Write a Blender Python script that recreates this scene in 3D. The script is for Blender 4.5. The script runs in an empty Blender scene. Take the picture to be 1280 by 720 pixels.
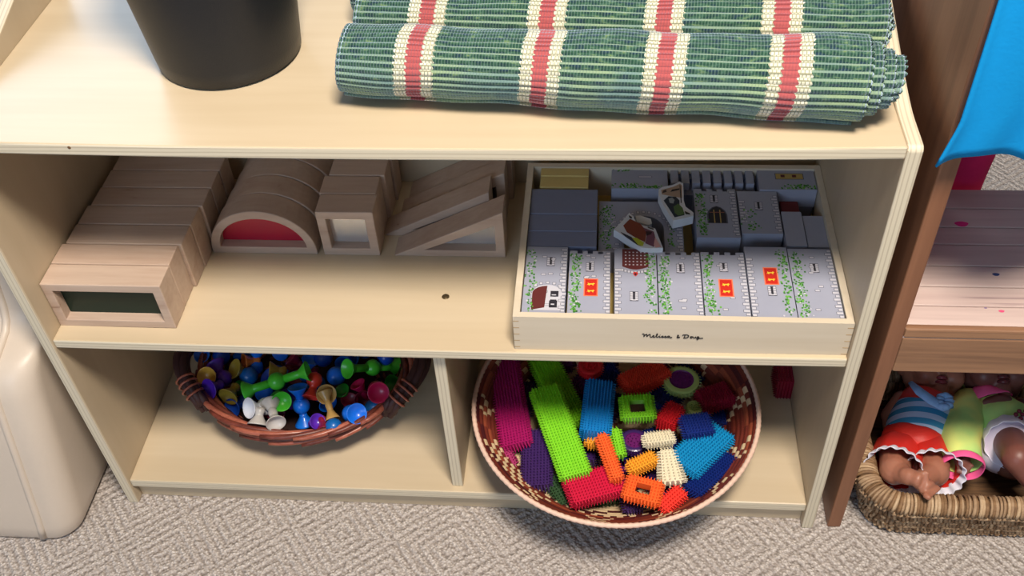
import bpy, math, random
from mathutils import Vector, Matrix
random.seed(7)
S=bpy.context.scene; C=S.collection
PI=math.pi
def lin(c):
    return tuple(((x/255)/12.92 if x/255<=.04045 else ((x/255+.055)/1.055)**2.4) for x in c)+(1,)
# ------------------------------------------------------------------ camera
CP=Vector((.642,-.7561,1.2000)); F=1271.6
Rr=Vector((.996,.074,-.048)); 
def camaxes(p,y,r):
    cy,sy=math.cos(y),math.sin(y)
    f=Vector((-sy*math.cos(p),cy*math.cos(p),-math.sin(p))); ri=Vector((cy,sy,0)); up=ri.cross(f)
    return math.cos(r)*ri+math.sin(r)*up, -math.sin(r)*ri+math.cos(r)*up, f
CR,CU,CF=camaxes(.7825,.1225,-.0680)
def at(px,py,z):
    d=CF+CR*((px-640)/F)-CU*((py-360)/F); return CP+d*((z-CP.z)/d.z)
cam=bpy.data.cameras.new('camera'); co=bpy.data.objects.new('camera',cam); C.objects.link(co)
m=Matrix((CR,CU,-CF)).transposed().to_4x4(); m.translation=CP; co.matrix_world=m
cam.sensor_width=36; cam.lens=36*F/1280; cam.clip_start=.02; S.camera=co
W=.9143; T=.0148; z1=.0497; z2=.3381; z3=.6298; D=.3144; ST=.0135
def sag3(x): u=min(max(x/W,0),1); return .0055*4*u*(1-u)
def sag2(x): u=min(max(x/W,0),1); return .0025*4*u*(1-u)
# ------------------------------------------------------------------ materials
MC={}
def nodes(name):
    m=bpy.data.materials.new(name); m.use_nodes=True; nt=m.node_tree
    return m,nt,nt.nodes['Principled BSDF']
def N(nt,t,**k):
    n=nt.nodes.new(t)
    for a,b in k.items():
        if a.startswith('i_'): n.inputs[a[2:]].default_value=b
        else: setattr(n,a,b)
    return n
def plain(c,rough=.5,coat=0,bump=0,bs=200,var=.06,sss=0,spec=.5,metal=0,trans=0):
    key=('p',c,rough,coat,bump,bs,var,sss,spec,metal,trans)
    if key in MC: return MC[key]
    m,nt,b=nodes('coloured_finish'); L=nt.links
    tc=N(nt,'ShaderNodeTexCoord'); no=N(nt,'ShaderNodeTexNoise'); no.inputs['Scale'].default_value=bs*.3; no.inputs['Detail'].default_value=4
    L.new(tc.outputs['Object'],no.inputs['Vector'])
    mx=N(nt,'ShaderNodeMix',data_type='RGBA'); l=lin(c)
    mx.inputs[6].default_value=tuple(v*(1-var) for v in l[:3])+(1,); mx.inputs[7].default_value=tuple(min(1,v*(1+var)) for v in l[:3])+(1,)
    L.new(no.outputs['Fac'],mx.inputs[0]); L.new(mx.outputs[2],b.inputs['Base Color'])
    b.inputs['Roughness'].default_value=rough; b.inputs['Coat Weight'].default_value=coat; b.inputs['Specular IOR Level'].default_value=spec
    b.inputs['Metallic'].default_value=metal; b.inputs['Transmission Weight'].default_value=trans
    if sss: b.inputs['Subsurface Weight'].default_value=sss; b.inputs['Subsurface Scale'].default_value=.01
    if bump:
        n2=N(nt,'ShaderNodeTexNoise'); n2.inputs['Scale'].default_value=bs; L.new(tc.outputs['Object'],n2.inputs['Vector'])
        bp=N(nt,'ShaderNodeBump'); bp.inputs['Strength'].default_value=bump; bp.inputs['Distance'].default_value=.001
        L.new(n2.outputs['Fac'],bp.inputs['Height']); L.new(bp.outputs[0],b.inputs['Normal'])
    MC[key]=m; return m
def wood(ca,cb,axis=0,stretch=14,scale=14,rough=.45,cc=None,contrast=1,bump=.05,name='wood_grain',spec=.4):
    key=('w',ca,cb,axis,stretch,scale,rough,cc,contrast,bump)
    if key in MC: return MC[key]
    m,nt,b=nodes(name); L=nt.links
    lw=lambda c:tuple(v*.80 for v in lin(c)[:3])+(1,)
    tc=N(nt,'ShaderNodeTexCoord'); mp=N(nt,'ShaderNodeMapping'); oi=N(nt,'ShaderNodeObjectInfo')
    sc=[scale*1.0]*3; sc[axis]=scale/stretch; mp.inputs['Scale'].default_value=sc
    ad=N(nt,'ShaderNodeVectorMath',operation='ADD'); ml=N(nt,'ShaderNodeMath',operation='MULTIPLY'); ml.inputs[1].default_value=37
    L.new(oi.outputs['Random'],ml.inputs[0]); L.new(tc.outputs['Object'],ad.inputs[0]); L.new(ml.outputs[0],ad.inputs[1]); L.new(ad.outputs[0],mp.inputs['Vector'])
    n1=N(nt,'ShaderNodeTexNoise'); n1.inputs['Scale'].default_value=1.6; n1.inputs['Detail'].default_value=5; n1.inputs['Roughness'].default_value=.6; n1.inputs['Distortion'].default_value=.6
    n2=N(nt,'ShaderNodeTexNoise'); n2.inputs['Scale'].default_value=9; n2.inputs['Detail'].default_value=3
    L.new(mp.outputs[0],n1.inputs['Vector']); L.new(mp.outputs[0],n2.inputs['Vector'])
    mm=N(nt,'ShaderNodeMath',operation='MULTIPLY_ADD'); mm.inputs[1].default_value=.35; L.new(n2.outputs['Fac'],mm.inputs[0]); L.new(n1.outputs['Fac'],mm.inputs[2])
    r=N(nt,'ShaderNodeValToRGB'); r.color_ramp.elements[0].position=.68-.25/contrast; r.color_ramp.elements[1].position=.68+.22/contrast
    r.color_ramp.elements[0].color=lw(cb); r.color_ramp.elements[1].color=lw(ca)
    if cc:
        e=r.color_ramp.elements.new(.68-.33/contrast); e.color=lw(cc)
    L.new(mm.outputs[0],r.inputs[0]); L.new(r.outputs[0],b.inputs['Base Color']); b.inputs['Roughness'].default_value=rough; b.inputs['Specular IOR Level'].default_value=spec
    bp=N(nt,'ShaderNodeBump'); bp.inputs['Strength'].default_value=bump; bp.inputs['Distance'].default_value=.001; L.new(n2.outputs['Fac'],bp.inputs['Height']); L.new(bp.outputs[0],b.inputs['Normal'])
    MC[key]=m; return m
def plyedge(axis):
    m,nt,b=nodes('plywood_edge'); L=nt.links
    tc=N(nt,'ShaderNodeTexCoord'); sp=N(nt,'ShaderNodeSeparateXYZ'); L.new(tc.outputs['Object'],sp.inputs[0])
    no=N(nt,'ShaderNodeTexNoise'); no.inputs['Scale'].default_value=6; L.new(tc.outputs['Object'],no.inputs['Vector'])
    a=N(nt,'ShaderNodeMath',operation='MULTIPLY_ADD'); a.inputs[1].default_value=.0022; L.new(no.outputs['Fac'],a.inputs[0]); L.new(sp.outputs[axis],a.inputs[2])
    d=N(nt,'ShaderNodeMath',operation='MULTIPLY'); d.inputs[1].default_value=2*PI/.0046; L.new(a.outputs[0],d.inputs[0])
    s=N(nt,'ShaderNodeMath',operation='SINE'); L.new(d.outputs[0],s.inputs[0])
    r=N(nt,'ShaderNodeValToRGB'); r.color_ramp.elements[0].color=lin((192,180,156)); r.color_ramp.elements[1].color=lin((214,204,180)); r.color_ramp.elements[0].position=.02; r.color_ramp.elements[1].position=.35
    mr=N(nt,'ShaderNodeMapRange'); mr.inputs[1].default_value=-1; L.new(s.outputs[0],mr.inputs[0]); L.new(mr.outputs[0],r.inputs[0])
    L.new(r.outputs[0],b.inputs['Base Color']); b.inputs['Roughness'].default_value=.5
    return m
M_top=wood((228,210,180),(213,192,158),0,16,9,.32,contrast=.75,bump=.02)
M_side=wood((214,196,168),(200,180,150),2,16,9,.4,contrast=.75,bump=.02)
M_ez=plyedge(2); M_ex=plyedge(0)
M_block=wood((216,192,172),(196,168,148),0,10,22,.55,cc=(158,124,102),contrast=1.25,bump=.1)
M_tray=wood((236,224,202),(222,206,180),0,18,16,.5,contrast=.8,bump=.05)
M_brown=wood((160,110,80),(128,84,60),2,22,16,.45,cc=(102,66,48),contrast=1.2,bump=.1)
M_apron=wood((176,132,98),(134,98,74),0,25,22,.45,cc=(112,82,62),contrast=1.4,bump=.1)
M_bench=wood((236,214,204),(212,188,180),0,24,18,.5,cc=(164,140,140),contrast=1.3,bump=.1)
# ------------------------------------------------------------------ mesh builder
class MB:
    def __init__(s): s.v=[]; s.f=[]; s.m=[]
    def add(s,vs,fs,mi=0,M=None):
        o=len(s.v)
        for p in vs: s.v.append(tuple(M@Vector(p)) if M else tuple(p))
        for f in fs: s.f.append(tuple(i+o for i in f)); s.m.append(mi)
    def box(s,a,b,mi=0,M=None,faces=None):
        x0,y0,z0=a;x1,y1,z1_=b
        vs=[(x0,y0,z0),(x1,y0,z0),(x1,y1,z0),(x0,y1,z0),(x0,y0,z1_),(x1,y0,z1_),(x1,y1,z1_),(x0,y1,z1_)]
        fs=[(3,2,1,0),(4,5,6,7),(0,1,5,4),(1,2,6,5),(2,3,7,6),(3,0,4,7)]
        if isinstance(mi,(list,tuple)):
            o=len(s.v)
            for p in vs: s.v.append(tuple(M@Vector(p)) if M else p)
            for f,k in zip(fs,mi): s.f.append(tuple(i+o for i in f)); s.m.append(k)
        else: s.add(vs,fs,mi,M)
    def prism(s,poly,h0,h1,mi=0,M=None,axis=2):
        n=len(poly)
        def P(p,h):
            return (p[0],p[1],h) if axis==2 else ((p[0],h,p[1]) if axis==1 else (h,p[0],p[1]))
        vs=[P(p,h0) for p in poly]+[P(p,h1) for p in poly]
        fs=[tuple(range(n))[::-1],tuple(range(n,2*n))]+[(i,(i+1)%n,n+(i+1)%n,n+i) for i in range(n)]
        s.add(vs,fs,mi,M)
    def frame(s,outer,inner,h0,h1,mi=0,M=None,axis=1):
        # ring between matching outlines, extruded
        n=len(outer)
        def P(p,h):
            return (p[0],p[1],h) if axis==2 else ((p[0],h,p[1]) if axis==1 else (h,p[0],p[1]))
        vs=[P(p,h0) for p in outer]+[P(p,h0) for p in inner]+[P(p,h1) for p in outer]+[P(p,h1) for p in inner]
        fs=[]
        for i in range(n):
            j=(i+1)%n
            fs+=[(i,j,n+j,n+i),(2*n+j,2*n+i,3*n+i,3*n+j),(j,i,2*n+i,2*n+j),(n+i,n+j,3*n+j,3*n+i)]
        s.add(vs,fs,mi,M)
    def lathe(s,prof,n=24,mi=0,M=None,mf=None):
        vs=[];fs=[];rows=[]
        for (r,h) in prof:
            if r<1e-6: rows.append([len(vs)]); vs.append((0,0,h))
            else:
                rows.append(list(range(len(vs),len(vs)+n)))
                for i in range(n): a=2*PI*i/n; vs.append((r*math.cos(a),r*math.sin(a),h))
        for k in range(len(rows)-1):
            A,B=rows[k],rows[k+1]
            for i in range(n):
                j=(i+1)%n
                if len(A)==1 and len(B)==1: continue
                if len(A)==1: f=(A[0],B[j],B[i])
                elif len(B)==1: f=(A[i],A[j],B[0])
                else: f=(A[i],A[j],B[j],B[i])
                if mf:
                    o=len(s.v)  # handled below
                fs.append((f,mf(k,i) if mf else mi))
        o=len(s.v)
        for p in vs: s.v.append(tuple(M@Vector(p)) if M else p)
        for f,k in fs: s.f.append(tuple(i+o for i in f)); s.m.append(k)
    def tube(s,pts,rad,n=8,mi=0,closed=False,flat=1.0):
        pts=[Vector(p) for p in pts]; m_=len(pts); rs=rad if isinstance(rad,(list,tuple)) else [rad]*m_
        vs=[];fs=[]; prev=None
        for i,p in enumerate(pts):
            a=pts[(i-1)%m_] if (closed or i>0) else p; b=pts[(i+1)%m_] if (closed or i<m_-1) else p
            t=(b-a).normalized() if (b-a).length>1e-9 else Vector((1,0,0))
            if prev is None:
                u=t.cross(Vector((0,0,1)));
                if u.length<.05: u=t.cross(Vector((0,1,0)))
            else: u=prev-t*prev.dot(t)
            if u.length<1e-6: u=t.orthogonal()
            u.normalize(); prev=u; w=t.cross(u)
            for k in range(n):
                an=2*PI*k/n; vs.append(p+rs[i]*(math.cos(an)*u+flat*math.sin(an)*w))
        for i in range(m_ if closed else m_-1):
            j=(i+1)%m_
            for k in range(n): l=(k+1)%n; fs.append((i*n+k,i*n+l,j*n+l,j*n+k))
        if not closed: fs+= [tuple(range(n))[::-1],tuple(range((m_-1)*n,m_*n))]
        s.add(vs,fs,mi)
    def ball(s,c,r,mi=0,seg=16,M=None,sc=(1,1,1)):
        prof=[(r*math.sin(PI*k/(seg//2)),-r*math.cos(PI*k/(seg//2))) for k in range(seg//2+1)]
        MM=Matrix.Translation(c)@(M if M else Matrix())@Matrix.Diagonal((*sc,1)); s.lathe(prof,seg,mi,MM)
    def build(s,name,mats,parent=None,smooth=False,bevel=0,seg=2,origin=None,autosm=None,subsurf=0,remesh=0,sm=0):
        if not isinstance(mats,(list,tuple)): mats=[mats]
        if parent is not None: o=Vector(parent.get('_o',(0,0,0)))
        elif origin is not None: o=Vector(origin)
        else:
            xs=[v[0] for v in s.v];ys=[v[1] for v in s.v];zs=[v[2] for v in s.v]
            o=Vector(((min(xs)+max(xs))/2,(min(ys)+max(ys))/2,min(zs)))
        me=bpy.data.meshes.new(name); me.from_pydata([(v[0]-o.x,v[1]-o.y,v[2]-o.z) for v in s.v],[],s.f)
        for mt in mats: me.materials.append(mt)
        me.polygons.foreach_set('material_index',s.m)
        me.validate(); me.update()
        ob=bpy.data.objects.new(name,me); C.objects.link(ob)
        if parent is not None: ob.parent=parent
        else: ob.location=o
        ob['_o']=tuple(o)
        if bevel:
            b=ob.modifiers.new('bevel','BEVEL'); b.width=bevel; b.segments=seg; b.limit_method='ANGLE'; b.angle_limit=.7
        if remesh:
            r=ob.modifiers.new('remesh','REMESH'); r.mode='VOXEL'; r.voxel_size=remesh; r.use_smooth_shade=True
            if sm: q=ob.modifiers.new('smooth','SMOOTH'); q.factor=.5; q.iterations=sm
        if subsurf: q=ob.modifiers.new('sub','SUBSURF'); q.levels=subsurf; q.render_levels=subsurf
        if smooth: me.polygons.foreach_set('use_smooth',[True]*len(me.polygons))
        return ob
def tag(o,label=None,cat=None,group=None,kind=None):
    if label:o['label']=label
    if cat:o['category']=cat
    if group:o['group']=group
    if kind:o['kind']=kind
    return o
def empty(name,loc,label,cat,group=None):
    o=bpy.data.objects.new(name,None); C.objects.link(o); o.location=loc; o.empty_display_size=.02; o['_o']=tuple(loc)
    return tag(o,label,cat,group)
def frameM(p,ax,ref=Vector((0,0,1))):
    z=Vector(ax).normalized(); x=ref.cross(z)
    if x.length<1e-3: x=Vector((1,0,0)).cross(z)
    x.normalize(); y=z.cross(x); M=Matrix((x,y,z)).transposed().to_4x4(); M.translation=p; return M

# ================================================================== FLOOR
def carpet():
    m,nt,b=nodes('loop_pile_carpet'); L=nt.links
    tc=N(nt,'ShaderNodeTexCoord'); mp=N(nt,'ShaderNodeMapping'); mp.inputs['Rotation'].default_value=(0,0,.12); L.new(tc.outputs['Object'],mp.inputs['Vector'])
    vo=N(nt,'ShaderNodeTexVoronoi'); vo.inputs['Scale'].default_value=260; L.new(mp.outputs[0],vo.inputs['Vector'])
    no=N(nt,'ShaderNodeTexNoise'); no.inputs['Scale'].default_value=240; no.inputs['Detail'].default_value=2; L.new(mp.outputs[0],no.inputs['Vector'])
    # concentric diamonds
    sp=N(nt,'ShaderNodeSeparateXYZ'); L.new(mp.outputs[0],sp.inputs[0])
    def mth(op,a,bv=None,c=None):
        n=N(nt,'ShaderNodeMath',operation=op)
        for i,x in enumerate((a,bv,c)):
            if x is None: continue
            if isinstance(x,(int,float)): n.inputs[i].default_value=x
            else: L.new(x,n.inputs[i])
        return n.outputs[0]
    def tri(x,per): return mth('PINGPONG',x,per)
    ax=tri(sp.outputs[0],.075); ay=tri(sp.outputs[1],.075)
    ss=mth('ADD',ax,ay)
    nd=mth('MULTIPLY_ADD',no.outputs['Fac'],.0035,ss)
    wv=mth('SINE',mth('MULTIPLY',nd,2*PI/.0165))
    g=mth('MULTIPLY_ADD',wv,.5,.5)
    r=N(nt,'ShaderNodeValToRGB'); e=r.color_ramp.elements; e[0].position=.3; e[0].color=lin((176,168,161)); e[1].position=.62; e[1].color=lin((230,222,214))
    L.new(no.outputs['Fac'],r.inputs[0])
    r2=N(nt,'ShaderNodeValToRGB'); e=r2.color_ramp.elements; e[0].position=0; e[0].color=(1,1,1,1); e[1].position=.6; e[1].color=(.66,.64,.64,1); L.new(vo.outputs['Distance'],r2.inputs[0])
    mx=N(nt,'ShaderNodeMix',data_type='RGBA',blend_type='MULTIPLY'); mx.inputs[0].default_value=1; L.new(r.outputs[0],mx.inputs[6]); L.new(r2.outputs[0],mx.inputs[7])
    m3=N(nt,'ShaderNodeMix',data_type='RGBA',blend_type='MULTIPLY'); m3.inputs[0].default_value=1
    r3=N(nt,'ShaderNodeValToRGB'); e=r3.color_ramp.elements; e[0].position=0; e[0].color=(.74,.72,.71,1); e[1].position=.3; e[1].color=(1,1,1,1); L.new(g,r3.inputs[0])
    L.new(mx.outputs[2],m3.inputs[6]); L.new(r3.outputs[0],m3.inputs[7]); L.new(m3.outputs[2],b.inputs['Base Color'])
    b.inputs['Roughness'].default_value=.95; b.inputs['Specular IOR Level'].default_value=.1
    h=mth('MULTIPLY_ADD',g,.8,mth('SUBTRACT',1.0,vo.outputs['Distance']))
    bp=N(nt,'ShaderNodeBump'); bp.inputs['Strength'].default_value=.9; bp.inputs['Distance'].default_value=.003; L.new(h,bp.inputs['Height']); L.new(bp.outputs[0],b.inputs['Normal'])
    return m
f=MB(); f.box((-2.5,-2.5,-.02),(3.5,2.5,0)); tag(f.build('floor',carpet(),origin=(0,0,0)),kind='structure')

# ================================================================== TOY SHELF
sh=empty('toy_shelf',(0,0,0),'low open birch plywood toy shelf with two levels standing on the carpet','shelf')
def board(name,x0,x1,y0,y1,zt,th,sag,mats,nx=24,bevel=.0018):
    b=MB(); vs=[];fs=[];ms=[]
    for i in range(nx+1):
        x=x0+(x1-x0)*i/nx; s_=sag(x)
        vs+=[(x,y0,zt-th-s_),(x,y1,zt-th-s_),(x,y1,zt-s_),(x,y0,zt-s_)]
    for i in range(nx):
        a=4*i;c=a+4
        for k,mi in ((0,0),(1,1),(2,0),(3,1)):
            l=(k+1)%4; b.f.append((a+k,c+k,c+l,a+l)); b.m.append(mi)
    b.f.append((0,3,2,1)[::-1]); b.m.append(1); o=4*nx; b.f.append((o,o+3,o+2,o+1)); b.m.append(1)
    b.f=[tuple(reversed(q)) for q in b.f]
    b.v=vs; return b.build(name,mats,sh,bevel=bevel)
board('top_board',0,W,0,D,z3,ST,sag3,[M_top,M_ez])
board('middle_shelf',0,W,.003,D-.006,z2,ST,sag2,[M_top,M_ez])
board('bottom_shelf',0,W,.004,D-.006,z1,.015,lambda x:0,[M_top,M_ez])
k=MB(); k.box((0,.0143,0),(W,.0263,z1-.015)); k.build('kick_board',M_top,sh,bevel=.001)
k=MB(); k.box((0,D-.006,.0),(W,D,z3-ST-.0002)); k.build('back_panel',M_side,sh)
k=MB(); k.box((.4486,.0137,z1),(.4632,D-.006,z2-ST-.0024),[0,0,1,0,1,0]); k.build('divider',[M_side,M_ex],sh,bevel=.0012)
def rise(y):
    t=max(0,y-.045); return .0+.3*t*t/(t+.04)
for x0 in(-T,W):
    k=MB(); prof=[(0,0)]; ny=24
    prof=[(0,0),(D,0)]+[(y,z3+rise(y)) for y in [D-(D-.004)*i/ny for i in range(ny+1)]]+[(0,z3-.004)]
    n=len(prof); k.prism(prof,x0,x0+T,0,axis=0)
    # edge faces get plies
    for i in range(len(k.f)):
        if len(k.f[i])==4: k.m[i]=1
    k.build('side_panel',[M_side,M_ex],sh,bevel=.0022,seg=3)
k=MB(); k.lathe([(0,.0006),(.0022,.0006),(.0026,.0002),(.004,.0007),(.0046,.0001),(.0046,-.002)],20,0,Matrix.Translation((.457,.09,z2-sag2(.457))))
k.build('screw_head',plain((120,105,80),.35,metal=.8),sh,smooth=True)
for (x,zz) in((.05,z3-.006),):
    p=at(85,186,z3-.006); k=MB(); k.lathe([(0,.0002),(.0016,.0002),(.0018,0)],10,0,Matrix.Translation((p.x,.0,z3-.0065))@Matrix.Rotation(PI/2,4,'X')); k.build('knot',plain((110,80,50)),sh)

# ================================================================== STORAGE BIN (left)
def storage_bin():
    b=MB(); loops=[]
    prof=[(0,-.062,-.070),(.010,-.066,-.064),(.03,-.064,-.061),(.06,-.058,-.059),(.15,-.042,-.053),(.25,-.024,-.047),(.272,-.016,-.046),(.287,-.004,-.045),(.294,.010,-.045),(.299,.03,-.045),(.303,.045,-.045),(.312,.056,-.045),(.328,.064,-.045),(.36,.070,-.044),(.5,.09,-.04),(.6,.10,-.04),(.612,.11,-.05),(.615,.13,-.07)]
    R_=.034; n=8
    for (z,yf,xr) in prof:
        lp=[(-.62,yf,z)]
        for i in range(21): lp.append((-.62+(xr-R_+.62)*(i+1)/21,yf,z))
        for i in range(1,n+1):
            a=-PI/2+PI/2*i/n; lp.append((xr-R_+R_*math.cos(a),yf+R_+R_*math.sin(a),z))
        lp.append((xr,.40,z)); lp.append((-.62,.40,z)); loops.append(lp)
    n=len(loops[0])
    for lp in loops: b.v+=lp
    for i in range(len(loops)-1):
        for k_ in range(n):
            l=(k_+1)%n; b.f.append((i*n+k_,i*n+l,(i+1)*n+l,(i+1)*n+k_)); b.m.append(0)
    b.f.append(tuple(range(n))[::-1]); b.m.append(0); b.f.append(tuple(range((len(loops)-1)*n,len(loops)*n))); b.m.append(0)
    o=b.build('storage_bin',plain((206,192,176),.42,bump=.1,bs=500,var=.02),smooth=True)
    tag(o,'beige moulded plastic storage unit with rounded corner left of the toy shelf','storage unit')
    e=MB()   # raised moulding following the corner
    pts=[]
    for (z,yf,xr) in prof[1:-2]:
        a=-PI/2+.55; pts.append((xr-.046,yf+.001,z))
    e.tube(pts,.0055,10,flat=1)
    e.build('moulding',plain((206,192,176),.42,bump=.1,bs=500,var=.02),o,smooth=True)
storage_bin()

# ================================================================== BUCKET
bk=MB(); rb=.0757; c=(.243,.167,z3-sag3(.243)); sl=.105
prof=[(0,0),(rb-.004,0),(rb,.003)]+[(rb+sl*h,h) for h in (.02,.05,.09,.13,.17,.2)]
prof+=[(rb+sl*.2+.006,.2),(rb+sl*.2+.007,.206),(rb+sl*.2+.003,.208),(rb+sl*.2-.002,.206)]+[(rb+sl*h-.003,h) for h in (.17,.1,.05,.01)]+[(0,.006)]
bk.lathe(prof,72,0,Matrix.Translation(c)); o=bk.build('bucket',plain((26,28,32),.42,bump=.15,bs=600,var=.05,spec=.4),smooth=True)
tag(o,'black plastic bucket with tapering sides standing on top of the birch shelf','bucket')

# ================================================================== ROLLED RUGS
def rugmat():
    m,nt,b=nodes('woven_rug'); L=nt.links
    uv=N(nt,'ShaderNodeUVMap'); sp=N(nt,'ShaderNodeSeparateXYZ'); L.new(uv.outputs[0],sp.inputs[0]); u,v=sp.outputs[0],sp.outputs[1]
    def mth(op,a,bv=None,c=None):
        n=N(nt,'ShaderNodeMath',operation=op)
        for i,x in enumerate((a,bv,c)):
            if x is None: continue
            if isinstance(x,(int,float)): n.inputs[i].default_value=x
            else: L.new(x,n.inputs[i])
        return n.outputs[0]
    def mix(f,a,b_):
        n=N(nt,'ShaderNodeMix',data_type='RGBA')
        L.new(f,n.inputs[0])
        for i,x in ((6,a),(7,b_)):
            if isinstance(x,tuple): n.inputs[i].default_value=x
            else: L.new(x,n.inputs[i])
        return n.outputs[2]
    rib=mth('FRACT',mth('DIVIDE',v,.0062))
    # noise flecks stretched along u
    mp=N(nt,'ShaderNodeMapping'); mp.inputs['Scale'].default_value=(90,330,1); L.new(uv.outputs[0],mp.inputs['Vector'])
    no=N(nt,'ShaderNodeTexNoise'); no.inputs['Scale'].default_value=1; no.inputs['Detail'].default_value=2; L.new(mp.outputs[0],no.inputs['Vector'])
    nb=N(nt,'ShaderNodeTexNoise'); nb.inputs['Scale'].default_value=14; nb.inputs['Detail'].default_value=2; L.new(uv.outputs[0],nb.inputs['Vector'])
    rg=N(nt,'ShaderNodeValToRGB'); e=rg.color_ramp.elements; e[0].position=.3; e[0].color=lin((26,52,72)); e[1].position=.72; e[1].color=lin((112,136,84))
    for p_,c_ in ((.42,(24,54,52)),(.52,(38,76,54)),(.6,(56,92,76))): q=e.new(p_); q.color=lin(c_)
    L.new(no.outputs['Fac'],rg.inputs[0])
    rb_=N(nt,'ShaderNodeValToRGB'); e=rb_.color_ramp.elements; e[0].position=.4; e[0].color=lin((116,144,138)); e[1].position=.62; e[1].color=lin((146,168,130)); L.new(nb.outputs['Fac'],rb_.inputs[0])
    warp=mth('FRACT',mth('DIVIDE',u,.0029)); wd=mth('LESS_THAN',warp,.36)
    body=mix(mth('MULTIPLY',wd,.3),rg.outputs[0],lin((126,156,134)))
    line=mth('LESS_THAN',rib,.27)
    green=mix(line,body,rb_.outputs[0])
    gap=mth('MULTIPLY',mth('GREATER_THAN',rib,.86),.5)
    green=mix(gap,green,lin((24,44,44)))
    # stripes
    wob=mth('MULTIPLY',mth('SINE',mth('MULTIPLY',v,2*PI/.0055)),.0012)
    uu=mth('ADD',u,wob)
    cream=None; red=None
    for cx in (.075,.1945,.307,.4165):
        d=mth('ABSOLUTE',mth('SUBTRACT',uu,cx))
        a=mth('LESS_THAN',d,.0185); r_=mth('LESS_THAN',d,.0072)
        cream=a if cream is None else mth('MAXIMUM',cream,a); red=r_ if red is None else mth('MAXIMUM',red,r_)
    ck=N(nt,'ShaderNodeTexBrick'); mp2=N(nt,'ShaderNodeMapping'); mp2.inputs['Scale'].default_value=(1,1,1); L.new(uv.outputs[0],mp2.inputs['Vector']); L.new(mp2.outputs[0],ck.inputs['Vector'])
    ck.inputs['Scale'].default_value=1; ck.inputs['Brick Width'].default_value=.0034; ck.inputs['Row Height'].default_value=.0027; ck.inputs['Mortar Size'].default_value=.0006; ck.inputs['Mortar Smooth'].default_value=.6
    ck.inputs['Color1'].default_value=lin((236,232,212)); ck.inputs['Color2'].default_value=lin((222,218,190)); ck.inputs['Mortar'].default_value=lin((150,150,122))
    r2=mth('LESS_THAN',mth('FRACT',mth('DIVIDE',v,.0055)),.22)
    redc=mix(r2,lin((180,88,88)),lin((140,62,64)))
    col=mix(cream,green,ck.outputs['Color']); col=mix(red,col,redc)
    L.new(col,b.inputs['Base Color']); b.inputs['Roughness'].default_value=.9; b.inputs['Specular IOR Level'].default_value=.15
    b.inputs['Sheen Weight'].default_value=.7; b.inputs['Sheen Tint'].default_value=lin((190,215,240))
    h=mth('ADD',mth('MULTIPLY',mth('SINE',mth('MULTIPLY',u,2*PI/.0029)),.5),mth('MULTIPLY',no.outputs['Fac'],1.2))
    bp=N(nt,'ShaderNodeBump'); bp.inputs['Strength'].default_value=.7; bp.inputs['Distance'].default_value=.0012; L.new(h,bp.inputs['Height']); L.new(bp.outputs[0],b.inputs['Normal'])
    return m
M_rug=rugmat()
def rug(pl,pr,R0,turns,slip,flat,label,uoff=0,left_slip=.0,zoff=0):
    # spiral-rolled mat; pl,pr = axis ends at the outer layer
    th=.0052; A=Vector(pl); B=Vector(pr); ax=(B-A).normalized(); Ln=(B-A).length
    side=Vector((-ax.y,ax.x,0)).normalized(); up=Vector((0,0,1))
    # arc-length stepping
    ds=.00155; thetas=[];s_=0;t_=0;rows=[]
    while True:
        r=R0-th*t_/(2*PI)
        if r<.006: break
        rows.append((t_,r,s_)); t_+=ds/r; s_+=ds
    nu=70; vs=[];uvs=[];fs=[]
    N_=len(rows)
    start=-1.9 # angle where the free edge sits
    for (t,r,s) in rows:
        rr0=r+.0011*math.sin(2*PI*(s/.0062)-.6)+.0006*math.sin(t*3)
        k=t/(2*PI)
        r1=Ln+slip(k); l0=-left_slip*k
        jag=.0015*math.sin(2*PI*s/.0062)
        for i in range(nu+1):
            u=l0+(r1+jag-l0)*i/nu
            wob=.0012*math.sin(u*31+uoff)+.0008*math.sin(u*67+t)
            a=start+t
            cz=R0*flat
            rr=rr0*(.95+.155*u/Ln)
            p=A+ax*(u+.003*math.sin(a))+side*((rr+wob)*math.cos(a))+up*((rr+wob)*math.sin(a)*flat)
            x=p.x; p.z+= -sag3(x)
            vs.append(p); uvs.append((u+.0,s))
    for j in range(N_-1):
        for i in range(nu): a=j*(nu+1)+i; fs.append((a,a+1,a+nu+2,a+nu+1))
    zmin=min(p.z+sag3(p.x) for p in vs); 
    o0=Vector((A.x+ax.x*Ln/2,A.y+ax.y*Ln/2,z3-sag3(.6)))
    dz=z3+zoff-zmin+.0006
    me=bpy.data.meshes.new('rolled_mat'); me.from_pydata([tuple(p+Vector((0,0,dz))-o0) for p in vs],[],fs)
    ul=me.uv_layers.new(name='UVMap')
    li=[0]*(len(me.loops)*2)
    for k,l in enumerate(me.loops): li[2*k],li[2*k+1]=uvs[l.vertex_index]
    ul.data.foreach_set('uv',li); me.materials.append(M_rug); me.polygons.foreach_set('use_smooth',[True]*len(me.polygons))
    ob=bpy.data.objects.new('rolled_mat',me); C.objects.link(ob); ob.location=o0
    sm=ob.modifiers.new('thick','SOLIDIFY'); sm.thickness=.0034; sm.offset=0
    return tag(ob,label,'mat','rolled green mats with red and white stripes')
R0=.0365
rug((.390,.087,0),(.872,.046,0),R0,5,lambda k:(0 if k<.55 else min(.032,(k-.55)*.0110)),.96,'green woven mat with red and white stripes, rolled up, nearest the shelf front',left_slip=.0005)
rug((.391,.164,0),(.901,.128,0),R0*.97,5,lambda k:.002*k,.97,'rolled green striped mat in the middle, directly behind the front rolled mat',uoff=2)
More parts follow.
